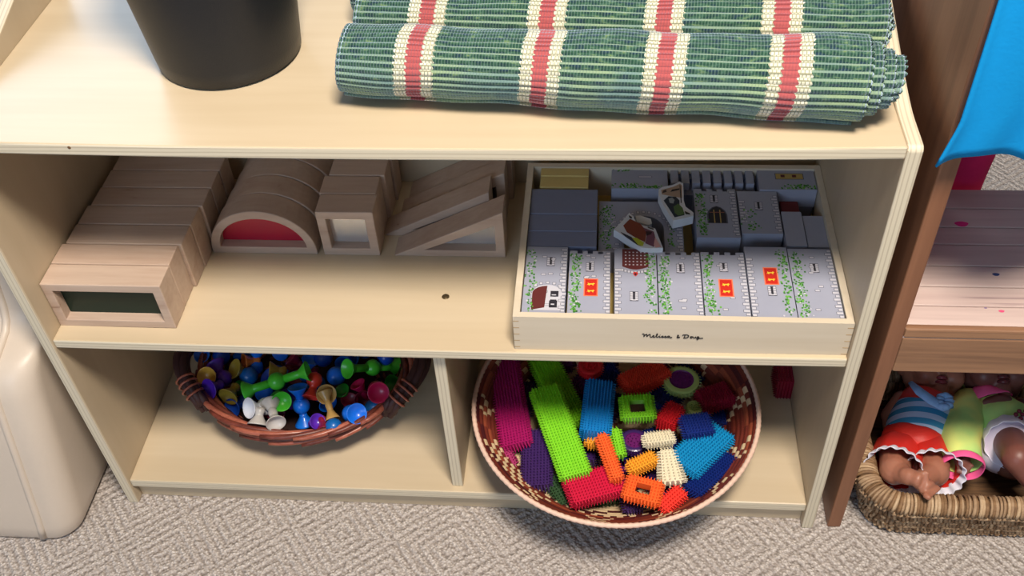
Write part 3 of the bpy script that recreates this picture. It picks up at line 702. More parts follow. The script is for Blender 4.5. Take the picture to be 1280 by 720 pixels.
# ================================================================== SUCTION TOYS
toward=(-CF)
def sdir(r,u,t): return (CR*r+CU*u+toward*t).normalized()
COL=dict(blue=(20,118,238),navy=(20,72,180),green=(76,204,52),dgreen=(40,150,46),purple=(88,40,176),yellow=(216,166,66),olive=(166,140,50),white=(222,226,236),grey=(186,182,178),red=(224,58,40),tan=(202,160,92),crimson=(184,18,74),maroon=(126,20,50),teal=(16,96,170),orange=(214,120,50))
def squig(kind,px,py,z,d,col,label,R_=.0125,L_=.045,inpile=True):
    R_*=1.08
    m_=plain(COL[col],.33,coat=.15,sss=0,var=.03); p=at(px,py,z); ax=sdir(*d)
    if z<.1 and False: pass
    root=empty('suction_toy',p,label,'toy','rubber suction toys in the wicker basket')
    M=frameM(p,ax); s=MB(); n=20; c_=MB()
    cup=[(R_*.40,-.013),(R_*.48,-.0105),(R_*.68,-.0065),(R_*.9,-.002),(R_,0),(R_*.99,.0006),(R_*.93,.0003),(R_*.72,-.003),(R_*.4,-.0060),(0,-.0072)]
    st_=R_*.40
    if kind=='ball':
        s.ball((0,0,0),R_,0,20,M=None); s.v=[tuple(M@Vector(v)) for v in s.v]; s.build('body',m_,root,smooth=True); return root
    if kind=='cup':
        s.lathe([(0,-.024),(st_*.9,-.0235),(st_*1.3,-.020),(st_,-.0155),(st_,-.0128)],n,0,M); c_.lathe(cup,n+8,0,M)
    elif kind=='cupball':
        r=R_*.86; cz=-.015-r*.95-(L_-.045)
        pr=[(0,cz-r)]+[(r*math.sin(PI*k_/12),cz-r*math.cos(PI*k_/12)) for k_ in range(1,11)]+[(st_,cz+r*.97+.001),(st_,-.0128)]
        s.lathe(pr,n,0,M); c_.lathe(cup,n+8,0,M)
    elif kind=='dumb':
        r=R_*.84; cz=-L_
        pr=[(st_,-2*L_+.0128),(st_,cz-r*.97)]+[(r*math.sin(PI*k_/12),cz-r*math.cos(PI*k_/12)) for k_ in range(1,12)]+[(st_,cz+r*.97),(st_,-.0128)]
        s.lathe(pr,n,0,M); c_.lathe(cup,n+8,0,M)
        c2=MB(); c2.lathe(cup,n+8,0,M@Matrix.Translation((0,0,-2*L_))@Matrix.Rotation(PI,4,'X')); c2.build('suction_cup',m_,root,smooth=True)
    elif kind=='cupcup':
        s.lathe([(st_,-L_+.0128),(st_*1.2,-L_/2),(st_,-.0128)],n,0,M); c_.lathe(cup,n+8,0,M)
        c2=MB(); c2.lathe(cup,n+8,0,M@Matrix.Translation((0,0,-L_))@Matrix.Rotation(PI,4,'X')); c2.build('suction_cup',m_,root,smooth=True)
    s.build('body',m_,root,smooth=True); c_.build('suction_cup',m_,root,smooth=True)
    return root
Q=[
('cup',258,471,.131,(-.12,.05,.98),'yellow','yellow suction toy facing up at the left end of the basket',.013,.045),
('cup',261,486,.130,(-.55,-.2,.80),'purple','purple suction cup edge-on, overlapping the yellow cup at far left',.0135,.045),
('cupball',269,455,.120,(-.45,.6,-.3),'purple','purple suction toy with a ball, right of the yellow cup',.013,.045),
('cup',293,461,.121,(-.5,.2,.5),'olive','olive suction cup seen almost edge-on beside the purple ball',.0135,.045),
('cup',285,496,.118,(-.25,-.45,.55),'olive','olive suction cup tilted, below the purple ball near the basket front',.0135,.045),
('cup',252,443,.128,(-.2,.2,.9),'blue','blue suction cup at the back left, beside the left handle',.0115,.045),
('ball',276,446,.112,(0,0,1),'navy','dark blue ball toy behind the yellow cup',.012,.045),
('ball',301,485,.098,(0,0,1),'dgreen','dark green toy tucked between the olive cups',.011,.045),
('ball',311,470,.108,(0,0,1),'teal','dark blue ball toy left of the long green toy',.012,.045),
('cup',305,452,.118,(-.8,-.1,.5),'orange','brownish orange suction cup at the back of the basket',.011,.045),
('cupball',321,437,.122,(.1,1,.1),'blue','bright blue ball toy at the back, right of the orange cup',.012,.045),
('cupball',351,462,.112,(.4,.9,.2),'navy','deep blue toy behind the long green toy',.012,.045),
('dumb',307,489,.132,(-.93,-.3,-.05),'green','long bright green toy with a ball between two suction cups, on top',.0135,.0455),
('cup',337,463,.121,(-.95,.05,.2),'olive','thin olive green cup seen edge-on above the green ball',.0125,.045),
('cupcup',364,447,.122,(-.7,.6,.3),'maroon','dark red suction toy at the back centre of the basket',.011,.040),
('cupball',388,450,.118,(.3,.8,.4),'blue','blue toy at the back, behind the right end of the long green toy',.012,.045),
('cupball',352,502,.128,(.35,-.05,.9),'green','grass green suction cup opening upward in the basket front',.0128,.045),
('cupball',311,510,.130,(-.7,.0,.75),'white','white suction cup at the front left with a white ball',.0135,.045),
('cupcup',345,529,.128,(.35,-.55,.7),'grey','greyish white suction cup tilted at the basket front',.0125,.040),
('cup',322,531,.118,(-.1,-.9,.25),'grey','pale grey suction base half hidden by the braided rim',.0130,.045),
('dumb',372,484,.136,(-.12,.93,.3),'blue','bright blue toy with ball and two cups standing at the front centre',.0130,.028),
('cupball',389,497,.122,(-.1,-.9,.35),'red','orange red ball toy touching the tan cup',.0118,.045),
('cupball',408,493,.130,(.18,.12,.95),'tan','tan suction cup facing up in the centre right of the basket',.0128,.045),
('cupcup',416,524,.114,(.3,-.8,.3),'tan','tan stem with a small cup below the tan suction cup',.0095,.040),
('cup',397,527,.122,(.5,.25,.75),'purple','purple suction cup beside the bright blue standing toy',.0105,.045),
('ball',420,470,.116,(0,0,1),'blue','blue ball left of the green toy with the open cup',.0125,.045),
('ball',404,447,.116,(0,0,1),'navy','dark blue ball at the back centre right',.0125,.045),
('dumb',434,461,.140,(-.68,.02,.73),'green','green toy lying crosswise at the right with its cup facing left',.0130,.0450),
('cupball',473,491,.132,(.2,-.05,.95),'crimson','crimson suction cup facing up near the right handle',.0138,.045),
('cupcup',447,480,.118,(-.4,.7,.4),'crimson','crimson stem behind the crimson cup',.0105,.040),
('cup',427,488,.112,(-.3,.5,.6),'dgreen','dark green suction cup right of the tan cup',.0105,.045),
('cup',437,500,.106,(.2,.5,.6),'maroon','brownish red suction cup between tan and crimson toys',.0115,.045),
('cupball',446,517,.132,(.42,.1,.85),'blue','bright blue suction cup facing up at the front right',.0132,.045),
('ball',417,533,.118,(0,0,1),'teal','teal toy at the rim below the tan stem',.0105,.045),
('ball',467,511,.110,(0,0,1),'teal','dark blue ball under the crimson cup',.0125,.045),
('cup',405,539,.114,(.2,-.6,.5),'maroon','dark red suction cup against the front rim',.0105,.045),
('ball',482,446,.116,(0,0,1),'navy','deep blue ball at the back right of the basket',.0115,.045),
('cup',343,545,.104,(.3,-.3,.8),'maroon','dark purple red cup low behind the front rim',.0105,.045),
]
for q in Q: squig(*q)
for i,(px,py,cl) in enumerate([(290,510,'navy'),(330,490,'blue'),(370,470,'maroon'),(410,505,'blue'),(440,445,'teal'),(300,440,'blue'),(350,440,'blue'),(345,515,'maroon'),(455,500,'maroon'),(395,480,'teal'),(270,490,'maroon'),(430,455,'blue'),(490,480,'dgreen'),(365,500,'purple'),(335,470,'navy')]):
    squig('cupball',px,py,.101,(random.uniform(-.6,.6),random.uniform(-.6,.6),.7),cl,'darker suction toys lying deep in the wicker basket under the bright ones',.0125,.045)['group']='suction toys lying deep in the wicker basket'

# ================================================================== COILED BOWL
BCX,BCY,BR_,BZ=.6635,.0930,.1885,.138
cb=empty('coiled_bowl',(BCX,BCY,z1),'wide dark red coiled basket bowl with cream rim, jutting out over the shelf front','basket')
M_bowl=[plain((112,44,32),.55,bump=.4,bs=900,var=.25),plain((74,22,26),.55,bump=.4,bs=900,var=.25),plain((216,190,150),.6,bump=.4,bs=900,var=.15),plain((150,72,48),.55,bump=.4,bs=900,var=.2)]
nr=26; prof=[]; per=4
def bowlr(t): # t 0 centre base ..1 rim
    r=.085+(BR_-.004-.085)*t**.80; z=z1+.004+(BZ-z1-.004)*(t**1.35); return r,z
ncoil=17
for i in range(8): 
    r=.085*i/8
    for q in range(2): prof.append((max(r+.0053*q,0),z1+.004+.0012*math.sin(PI*(q))))
prof=[(0,z1+.004)]+[(.085*i/8.,z1+.004) for i in range(1,8)]
for c_ in range(ncoil):
    for q in range(per):
        t=(c_+q/per)/ncoil; r,z=bowlr(t); d_=.0016*abs(math.sin(PI*q/per)); prof.append((r-d_*.6,z+d_*.8))
prof.append(bowlr(1))
NA=220
def bmf(k_,i):
    a=i/NA*2*PI
    c_=(k_-8)/per
    if k_<8 or c_<1: return 2 if (k_+i//6)%5 else 3
    c_=int(c_)
    deg=math.degrees(a)%360
    if c_<=7:  # cream base zone with zigzag
        z_=abs((i%22)-11)/11*2.2
        if c_>=5 and abs(c_-5-z_)<.6: return 1
        return 2
    if c_==8: return 1 if i%4<2 else 2
    # cream stepped dot clusters
    for cd in (205,232,262,292,318,340,8,40,75,110,150,180):
        dd=(deg-cd+180)%360-180
        if abs(dd)<7 and 10<=c_<=15 and (i//2+c_)%2==0 and abs(abs(dd)-abs(c_-12.5)*1.6)<2.4: return 2
    if 195<deg<225 and 9<=c_<=13 and (i//2+c_)%2==0: return 2
    return [0,0,3,0,1,0][(c_*7+i//9)%6] if c_>5 else 0
b=MB(); b.lathe(prof,NA,0,Matrix.Translation((BCX,BCY,0)),mf=bmf)
# outer side
pout=[]
for c_ in range(ncoil):
    for q in range(per):
        t=(c_+q/per)/ncoil; r,z=bowlr(t); d_=.0016*abs(math.sin(PI*q/per)); pout.append((r+.003+d_*.6,z-.003-d_*.6))
pout=[(0,z1+.0003)]+[(.085,z1+.0003)]+pout[1:]+[(bowlr(1)[0]+.003,bowlr(1)[1]-.003),]
b2=MB(); b.lathe(pout[::-1],110,0,Matrix.Translation((BCX,BCY,0)),mf=lambda k_,i:[0,1,0,3][(k_//4+i//8)%4])
b.build('coils',M_bowl,cb,smooth=True)
b=MB(); n=420
for s_ in range(1):
    pts=[];rad=[]
    for i in range(n):
        a=2*PI*i/n; pts.append((BCX+(BR_-.002)*math.cos(a),BCY+(BR_-.002)*math.sin(a),BZ+.0005)); rad.append(.0031+.0004*math.sin(i*2*PI/3.0))
    b.tube(pts,rad,9,closed=True)
b.build('rim',plain((222,188,168),.6,bump=.4,bs=700,var=.15),cb,smooth=True)

# ================================================================== BRISTLE BLOCKS
BC=dict(magenta=(158,14,92),lime=(126,204,34),blue=(10,120,190),orange=(240,98,40),orred=(214,62,40),purple=(58,30,92),dgreen=(34,66,34),crimson=(196,16,60),red=(206,30,40),navy=(16,38,112),cyan=(10,132,186),cream=(222,212,184),yellow=(236,158,44),maroon=(140,16,48),redor=(232,54,42),violet=(98,20,96),lgreen=(168,190,110))
def bristle_core(s,x0,x1,y0,y1,z0,z1_,M,sides=(1,1,1,1,1),pitch=.0041,bl=.0042):
    s.box((x0,y0,z0),(x1,y1,z1_),0,M)
    def br(o,u,v,nrm,lu,lv):
        nu=max(1,int(round(lu/pitch))); nv=max(1,int(round(lv/pitch)))
        for i in range(nu):
            for j in range(nv):
                c_=o+u*((i+.5)*lu/nu)+v*((j+.5)*lv/nv); a=.00075; t_=.00042
                p=[c_+u*(a*su)+v*(a*sv) for su,sv in((-1,-1),(1,-1),(1,1),(-1,1))]+[c_+nrm*bl+u*(t_*su)+v*(t_*sv) for su,sv in((-1,-1),(1,-1),(1,1),(-1,1))]
                s.add(p,[(4,5,6,7),(0,1,5,4),(1,2,6,5),(2,3,7,6),(3,0,4,7)],0,M)
    X,Y,Z=Vector((1,0,0)),Vector((0,1,0)),Vector((0,0,1))
    if sides[0]: br(Vector((x0,y0,z1_)),X,Y,Z,x1-x0,y1-y0)
    if sides[1]: br(Vector((x0,y0,z0)),X,Z,-Y,x1-x0,z1_-z0)
    if sides[2]: br(Vector((x0,y1,z0)),X,Z,Y,x1-x0,z1_-z0)
    if sides[3]: br(Vector((x0,y0,z0)),Y,Z,-X,y1-y0,z1_-z0)
    if sides[4]: br(Vector((x1,y0,z0)),Y,Z,X,y1-y0,z1_-z0)
def bmat(col): return plain(BC[col],.38,var=.04,coat=.1)
def bframe(p1,z1_,p2,z2_,roll):
    A=at(*p1,z1_);B=at(*p2,z2_); x=(B-A); Ln=x.length; x.normalize(); y=Vector((0,0,1)).cross(x).normalized(); z=x.cross(y)
    M=Matrix((x,y,z)).transposed().to_4x4(); M.translation=A; return M@Matrix.Rotation(math.radians(roll),4,'X'),Ln
GB='bristle blocks in the coiled bowl'
def bb(p1,za,p2,zb,w_,t,col,label,roll=0,taper=1,grp=GB,pitch=.0041,bl=.0042):
    M,Ln=bframe(p1,za,p2,zb,roll); s=MB(); bristle_core(s,bl,Ln-bl,-w_/2+bl,w_/2-bl,-t,-bl,M,pitch=pitch,bl=bl)
    if taper!=1:
        Mi=M.inverted()
        for i,v in enumerate(s.v):
            q=Mi@Vector(v); q.y*=1+(taper-1)*q.x/Ln; s.v[i]=tuple(M@q)
    return tag(s.build('bristle_block',bmat(col)),label,'toy block',grp)
def bring(c,z,w_,h,hw,hh,t,col,label,rot=0,tilt=(0,0)):
    p=at(*c,z); M=Matrix.Translation(p)@Matrix.Rotation(math.radians(rot),4,'Z')@Matrix.Rotation(math.radians(tilt[0]),4,'X')@Matrix.Rotation(math.radians(tilt[1]),4,'Y'); s=MB(); e=.003
    a_,c_=w_/2-e,h/2-e; hw/=2; hh/=2
    bristle_core(s,-a_,a_,-c_,-hh,-t,-e,M,(1,1,0,1,1)); bristle_core(s,-a_,a_,hh,c_,-t,-e,M,(1,0,1,1,1))
    bristle_core(s,-a_,-hw,-hh,hh,-t,-e,M,(1,0,0,1,0)); bristle_core(s,hw,a_,-hh,hh,-t,-e,M,(1,0,0,0,1))
    return tag(s.build('bristle_ring',bmat(col)),label,'toy block',GB)
def gear(c,z,r,t,cols,label,tilt=(0,0,1)):
    p=at(*c,z); M=frameM(p,tilt); s=MB(); n=30
    s.lathe([(0,-t),(r*.8,-t),(r*.9,-t*.9),(r*.9,-.001),(r*.8,0),(r*.62,0),(r*.58,-.002),(0,-.002)],n,0,M,mf=lambda k_,i:(0 if k_<4 else (0 if k_<5 else 1)))
    for i in range(n):
        a=2*PI*i/n
        for zz in (-t*.3,-t*.75):
            q=Vector((r*.88*math.cos(a),r*.88*math.sin(a),zz)); s.tube([M@q,M@(q*1.0+Vector((math.cos(a),math.sin(a),0))*r*.14)],.0007,4,0)
    for rr,n_ in((r*.2,5),(r*.42,10)):
        for i in range(n_):
            a=2*PI*i/n_; q=Vector((rr*math.cos(a),rr*math.sin(a),-.002)); s.tube([M@q,M@(q+Vector((0,0,.003)))],.0008,4,1)
    return tag(s.build('bristle_disc',[bmat(cols[0]),bmat(cols[1])]),label,'toy block',GB)
bb((626,440),.132,(644,556),.118,.045,.022,'magenta','long magenta bristle block leaning against the left wall of the bowl',roll=12)
bb((674,436),.112,(720,528),.104,.046,.018,'lime','lime bristle block lying lower, behind the topmost lime one')
bb((679,478),.146,(722,594),.130,.044,.018,'lime','long bright lime bristle block lying on top at the left',roll=0)
bb((708,611),.122,(780,592),.118,.047,.020,'crimson','crimson bristle block at the front below the lime one',roll=4)
bb((670,532),.112,(669,608),.104,.043,.020,'purple','dark purple bristle block between the magenta and lime ones',roll=8)
bb((628,558),.108,(640,584),.100,.026,.016,'magenta','small magenta bristle piece under the long magenta block')
bb((690,590),.100,(714,628),.094,.034,.016,'dgreen','dark green bristle block mostly hidden below the lime block end')
bb((752,470),.136,(745,540),.134,.042,.026,'blue','blue bristle block beside the lime ones at upper left',roll=-6)
gear((738,456),.120,.019,.012,('red','red'),'round red bristle wheel behind the blue block')
bb((779,478),.126,(832,452),.124,.044,.020,'orred','orange red bristle block under the shelf edge',roll=-6)
bring((797,506),.138,.046,.040,.020,.018,.014,'lime','square lime bristle ring with a hole, in the middle',rot=6,tilt=(8,0))
gear((852,474),.116,.027,.012,('lgreen','violet'),'round purple bristle wheel with a pale green rim')
bb((872,497),.124,(916,483),.126,.040,.020,'maroon','maroon bristle block at the upper right by the bowl wall',roll=-6)
bb((829,526),.128,(848,500),.126,.029,.024,'red','small red bristle block left of the navy one')
bb((851,529),.142,(893,524),.140,.038,.018,'navy','navy bristle block lying over the cyan one')
bb((851,580),.130,(904,530),.130,.050,.018,'cyan','cyan bristle block at the right with corners showing',roll=0)
bb((862,612),.118,(916,563),.118,.034,.018,'navy','long dark blue bristle block against the right wall of the bowl',roll=-14)
bb((803,546),.138,(845,541),.136,.024,.016,'cream','short cream bristle block, upper of the two cream ones')
bb((833,556),.134,(842,603),.128,.024,.016,'cream','flared cream bristle block, lower of the two cream ones',taper=1.7)
bb((784,582),.132,(822,565),.132,.024,.018,'yellow','short orange yellow bristle block beside the cream ones')
bring((804,609),.132,.048,.038,.018,.014,.014,'orange','square orange bristle ring with a hole at the front',rot=-14,tilt=(0,0))
bb((824,634),.118,(855,607),.122,.026,.014,'redor','bright red bristle piece joined under the orange ring')
bb((751,537),.140,(774,598),.134,.020,.018,'orange','narrow orange bristle block pointing down beside the crimson one')
bb((768,530),.128,(777,570),.122,.018,.016,'lime','narrow lime bristle block showing behind the orange one')
bb((730,546),.118,(756,548),.118,.022,.016,'yellow','little orange yellow bristle block between lime and orange ones')
gear((793,550),.108,.020,.012,('purple','violet'),'dark purple bristle wheel deep in the centre')
bb((776,626),.100,(806,621),.100,.032,.014,'purple','dark purple bristle block low at the front of the bowl')
bb((752,450),.112,(770,478),.110,.036,.018,'navy','navy bristle block between the blue and orange red ones')
gear((868,508),.112,.012,.010,('lgreen','lgreen'),'small yellowish green bristle wheel under the maroon block')
bb((815,482),.108,(850,500),.108,.044,.018,'navy','dark blue bristle block under the lime ring')
for i,(px,py,cl,an) in enumerate([(720,560,'purple',0),(757,506,'purple',1),(820,548,'navy',.4),(700,505,'navy',2),(650,500,'purple',1.5),(878,560,'navy',.8),(745,610,'dgreen',.2),(826,596,'purple',2.4),(735,475,'violet',1),(815,466,'violet',.6),(870,470,'navy',0),(775,560,'navy',1.2),(690,455,'violet',.3),(780,590,'violet',.3),(910,520,'navy',1.3)]):
    c_=at(px,py,.082); dx=.024*math.cos(an); dy=.024*math.sin(an); dst=math.hypot(c_.x-BCX,c_.y-BCY); zz=.082+max(0,dst-.10)*.25
    M=Matrix.Translation((c_.x,c_.y,zz))@Matrix.Rotation(an,4,'Z'); s=MB(); bristle_core(s,-.026,.026,-.018,.018,-.016,0,M,pitch=.0046)
    tag(s.build('bristle_block',bmat(cl)),'dark bristle blocks lying deep in the coiled bowl under the bright ones','toy block','bristle blocks lying deep in the coiled bowl')
# stray piece at the back right of the bottom shelf
p=at(977,484,z1); s=MB(); bristle_core(s,-.011,.011,-.02,.02,0.0,.036,Matrix.Translation((p.x,p.y,z1+.0001)),bl=.003)
tag(s.build('bristle_block',bmat('maroon')),'dark maroon bristle block standing alone behind the bowl at the right back','toy block')

# ================================================================== BROWN WOODEN UNIT (right)
UX0,UX1=.9482,.9655; UR=1.62
un=empty('dress_up_stand',(1.28,.2,0),'reddish-brown wooden stand with a plank bench, right of the birch shelf','stand')
b=MB(); b.box((UX0,.0035,0),(UX1,.30,1.22)); b.build('side_panel',M_brown,un,bevel=.002)
b=MB(); b.box((UR,.0035,0),(UR+.0173,.30,1.22)); b.build('side_panel',M_brown,un,bevel=.002)
b=MB(); yy=.0045; pl=[.036,.030,.033,.036,.030,.034,.036]
for wd in pl:
    b.box((UX1,yy,.366),(UR,yy+wd-.0012,.3877)); yy+=wd
b.build('bench_board',M_bench,un,bevel=.0012)
b=MB(); b.box((UX1,.0035,.319),(UR,.0215,.3745)); b.build('apron',M_apron,un,bevel=.002)
b=MB(); b.box((UX1,.0030,.3750),(UR,.0120,.3882)); b.build('edge_strip',M_apron,un,bevel=.002)
for px,py,r,cl in ((1202,280,.0062,(226,40,130)),(1245,343,.0032,(40,60,110)),(1252,389,.0025,(214,80,120)),(1232,385,.0013,(120,100,140))):
    p=at(px,py,.3879); s=MB(); n=14; s.add([(p.x+r*1.25*(1+.15*math.sin(3*a_))*math.cos(a_),p.y+r*.75*math.sin(a_),.3879) for a_ in [2*PI*i/n for i in range(n)]],[tuple(range(n))])
    s.build('paint_spot',plain(cl,.6),un)
for (yy,zz) in ((.262,1.06),(.03,1.02)):
    b=MB(); b.tube([(UX1,yy,zz),(UR,yy,zz)],.011,16); b.build('rail',M_brown,un,smooth=True)
# garments
def cloth(name,fn,nu,nv,mat,label,cat,th=.0014):
    b=MB()
    for j in range(nv+1):
        for i in range(nu+1): b.v.append(fn(i/nu,j/nv))
    for j in range(nv):
        for i in range(nu): a=j*(nu+1)+i; b.f.append((a,a+1,a+nu+2,a+nu+1)); b.m.append(0)
    o=b.build(name,mat,smooth=True); s_=o.modifiers.new('thick','SOLIDIFY'); s_.thickness=th; tag(o,label,cat); return o
def fb(u,v): # v 0 hem .. 1 top
    x0=.943+.012*v if v>.12 else .934+.09*v
    w_=.30-.10*v
    x=x0+w_*u+.004*math.sin(v*9)*u
    z=.622+.38*v+(.010*math.sin(u*9+.5)*(1-v)+ .026*u*(1-v))
    if u<.12: z-= .012*(1-u/.12)*(1-v)**8*0
    y=-.022+.045*v*v+.010*math.sin(u*13+v*2)*(1-v*.8)+.004*math.sin(u*31+1)
    return (x,y-.006*(1-u)**6,z)
cloth('blue_garment',fb,60,40,plain((8,140,206),.85,bump=.2,bs=300,var=.05,spec=.2),'bright blue cloth garment hanging with a wavy hem in the top right corner','clothing',.002)
pk=plain((226,44,104),.85,bump=.2,bs=300,var=.06,spec=.2)
b=MB()
for cx,r in ((1.035,.034),(1.092,.032)):
    pts=[];rad=[]
    for i in range(15): t=i/14; pts.append((cx+.010*t*(1 if cx<1.08 else -1),.288+.004*math.sin(t*9),.20+.50*t)); rad.append(r*(.92+.22*t+.03*math.sin(t*23+cx*9)))
    b.tube(pts,rad,20)
pts=[(1.077,.290,.64+.025*i) for i in range(18)]; b.ball((1.077,.290,.72),.07,0,24,sc=(1.05,.55,1.0)); b.box((1.03,.265,.74),(1.125,.315,1.065))
o=b.build('pink_trousers',pk,remesh=.005,sm=3); tag(o,'pink trousers hanging behind the plank bench, below the blue garment','clothing')

# ================================================================== DOLL BASKET
DZ=.072
M_hy=[wood((198,166,130),(152,120,90),0,2,70,.7,cc=(110,80,52),contrast=1,bump=.2),wood((166,130,92),(116,84,56),0,2,70,.7,contrast=1,bump=.2),wood((220,192,156),(184,150,112),0,2,70,.7,contrast=1,bump=.2)]
X0,X1,Y0,Y1=.985,1.50,-.012,.245
db=empty('doll_basket',((X0+X1)/2,(Y0+Y1)/2,0),'low rectangular basket of twisted plant fibre holding two dolls, on the carpet','basket')
def rr(t,inset,z,R_=.05):
    x0,x1,y0,y1=X0+inset,X1-inset,Y0+inset,Y1-inset
    r=max(R_-inset,.012); segs=[((x0+r,y0),(x1-r,y0)),('c',(x1-r,y0+r),-PI/2),((x1,y0+r),(x1,y1-r)),('c',(x1-r,y1-r),0),((x1-r,y1),(x0+r,y1)),('c',(x0+r,y1-r),PI/2),((x0,y1-r),(x0,y0+r)),('c',(x0+r,y0+r),PI)]
    ls=[(math.dist(s_[0],s_[1]) if s_[0]!='c' else r*PI/2) for s_ in segs]; Lt=sum(ls); d=(t%1)*Lt
    for s_,l in zip(segs,ls):
        if d<=l or s_ is segs[-1]:
            k_=min(d/l,1)
            if s_[0]=='c': a=s_[2]+k_*PI/2; return Vector((s_[1][0]+r*math.cos(a),s_[1][1]+r*math.sin(a),z))
            return Vector((s_[0][0]+(s_[1][0]-s_[0][0])*k_,s_[0][1]+(s_[1][1]-s_[0][1])*k_,z))
        d-=l
def wrapped(b,inset,z,R_,nw,sr,slant=.5):
    # core with many slanting wraps
    n=260; b.tube([rr(i/n,inset,z) for i in range(n)],R_*.86,8,mi=1,closed=True)
    for k_ in range(nw):
        t0=(k_+random.uniform(-.2,.2))/nw; pts=[]; sl=slant*random.uniform(.6,1.6)/nw*2; s_=sr*random.uniform(.75,1.25)
        for i in range(13):
            a=2*PI*i/12*.98; t=t0+sl*(i/12); p=rr(t,inset,z); q=rr(t+.001,inset,z); d=(q-p).normalized(); nrm=Vector((d.y,-d.x,0)); pts.append(p+R_*(math.cos(a)*nrm+math.sin(a)*Vector((0,0,1))))
        b.tube(pts,s_,5,mi=random.choice((0,0,1,2)),flat=1)
b=MB(); wrapped(b,.006,DZ,.0140,340,.0023,.9); b.build('rim',M_hy,db,smooth=True)
b=MB(); wrapped(b,.011,.046,.0105,300,.0022,-.9); wrapped(b,.016,.027,.0105,300,.0022,.9); wrapped(b,.019,.0105,.0100,300,.0022,-.9); b.build('woven_wall',M_hy,db,smooth=True)
b=MB(); n=40; b.prism([tuple(rr(i/n,.022,0))[:2] for i in range(n)],.004,.010); b.build('base',wood((120,88,58),(62,42,30),0,8,60,.8,contrast=1.5),db)

# ---- dolls (placed lying, heads towards the back)
def blob(b,pts,rad,n=14): b.tube([Vector(p) for p in pts],rad,n)
def limb(b,p,q,r0,r1,n=8,mid=None):
    p=Vector(p);q=Vector(q);pts=[];rad=[]
    for i in range(n+1):
        t=i/n; pts.append(p.lerp(q,t)); rad.append(r0+(r1-r0)*t)
    b.tube(pts,rad,14); b.ball(p,r0,0,16); b.ball(q,r1,0,16)
def skin(c): return plain(c,.42,var=.05,sss=.08,spec=.4)
def head(b,c,R_,fwd,up):
    f_=Vector(fwd).normalized(); u=Vector(up); u=(u-f_*u.dot(f_)).normalized(); s_=u.cross(f_)
    M=Matrix((s_,f_,u)).transposed().to_4x4()
    b.ball(c,R_,0,28,M=M,sc=(1,.95,1.08))
    P=lambda x,y,z:Vector(c)+R_*(s_*x+f_*y+u*z)
    for sg in(-1,1): b.ball(P(.42*sg,.62,-.28),R_*.40,0,16); b.ball(P(1.0*sg,-.05,-.05),R_*.2,0,12)
    b.ball(P(0,.66,-.70),R_*.30,0,16); b.ball(P(0,.98,-.14),R_*.13,0,12); b.ball(P(0,.84,-.45),R_*.2,0,12,M=M,sc=(1.5,.6,.6))
    return P,s_,f_,u,M
def face(P,s_,f_,u,M,R_,root,lip,eye=(60,36,24)):
    for sg in(-1,1):
        e=MB(); e.ball(P(.36*sg,.86,.06),R_*.15,0,14); e.build('eye',plain((236,236,236),.2),root,smooth=True)
        e=MB(); e.ball(P(.36*sg,.965,.06),R_*.075,0,12); e.build('iris',plain(eye,.2),root,smooth=True)
    l=MB(); n=12
    for k_,zz in((1,-.425),(-1,-.50)):
        pts=[P(-.25+.5*i/n,.985-.55*((i/n-.5)**2)*2,zz+(.035*k_*math.sin(PI*i/n)) ) for i in range(n+1)]
        l.tube(pts,[R_*(.02+.055*math.sin(PI*i/n)) for i in range(n+1)],8)
    l.build('lips',plain(lip,.35),root,smooth=True)
def foot(b,h,toe,w_,side):
    h=Vector(h);toe=Vector(toe); d=(toe-h).normalized(); s_=Vector(side); s_=(s_-d*s_.dot(d)).normalized()
    pts=[h.lerp(toe,i/6) for i in range(7)]; b.tube(pts,[w_*k_ for k_ in (.8,.9,.85,.85,.95,1.0,.8)],14); b.ball(h,w_*.8,0,14)
    for i in range(5):
        o=(i-2)*.50*w_; r=w_*(.36 if i==0 else .27); b.ball(toe+s_*o+d*w_*(.62-.09*i),r,0,12); b.ball(toe+s_*o+d*w_*(.30-.09*i),r*1.05,0,12)
# doll one
def V(px,py,z): return at(px,py,z)
sk1=(162,108,86)
hip=V(1143,566,.060); chest=V(1158,510,.072); neck=V(1164,494,.078); hd=V(1166,464,.080)
d1r=empty('striped_doll',(hip.x,hip.y,.02),'brown-skinned baby doll in red outfit with blue and white striped middle, lying with crossed feet','doll')
b=MB(); limb(b,hip,chest,.033,.030); limb(b,chest,neck,.024,.014); limb(b,neck,hd,.015,.02)
P,s_,f_,u,M=head(b,hd,.042,(.02,-.50,.86),(.1,.86,.5))
# legs bent, ankles crossing
kl=V(1118,588,.085); kr=V(1168,590,.080); fl=V(1136,596,.102); fr=V(1150,600,.096)
limb(b,hip+Vector((-.022,0,.0)),kl,.024,.019); limb(b,kl,fl,.016,.011); limb(b,hip+Vector((.022,0,0)),kr,.024,.019); limb(b,kr,fr,.016,.011)
foot(b,V(1132,593,.104),V(1153,601,.108),.0115,CU); foot(b,V(1147,600,.097),V(1163,613,.100),.0115,CR)
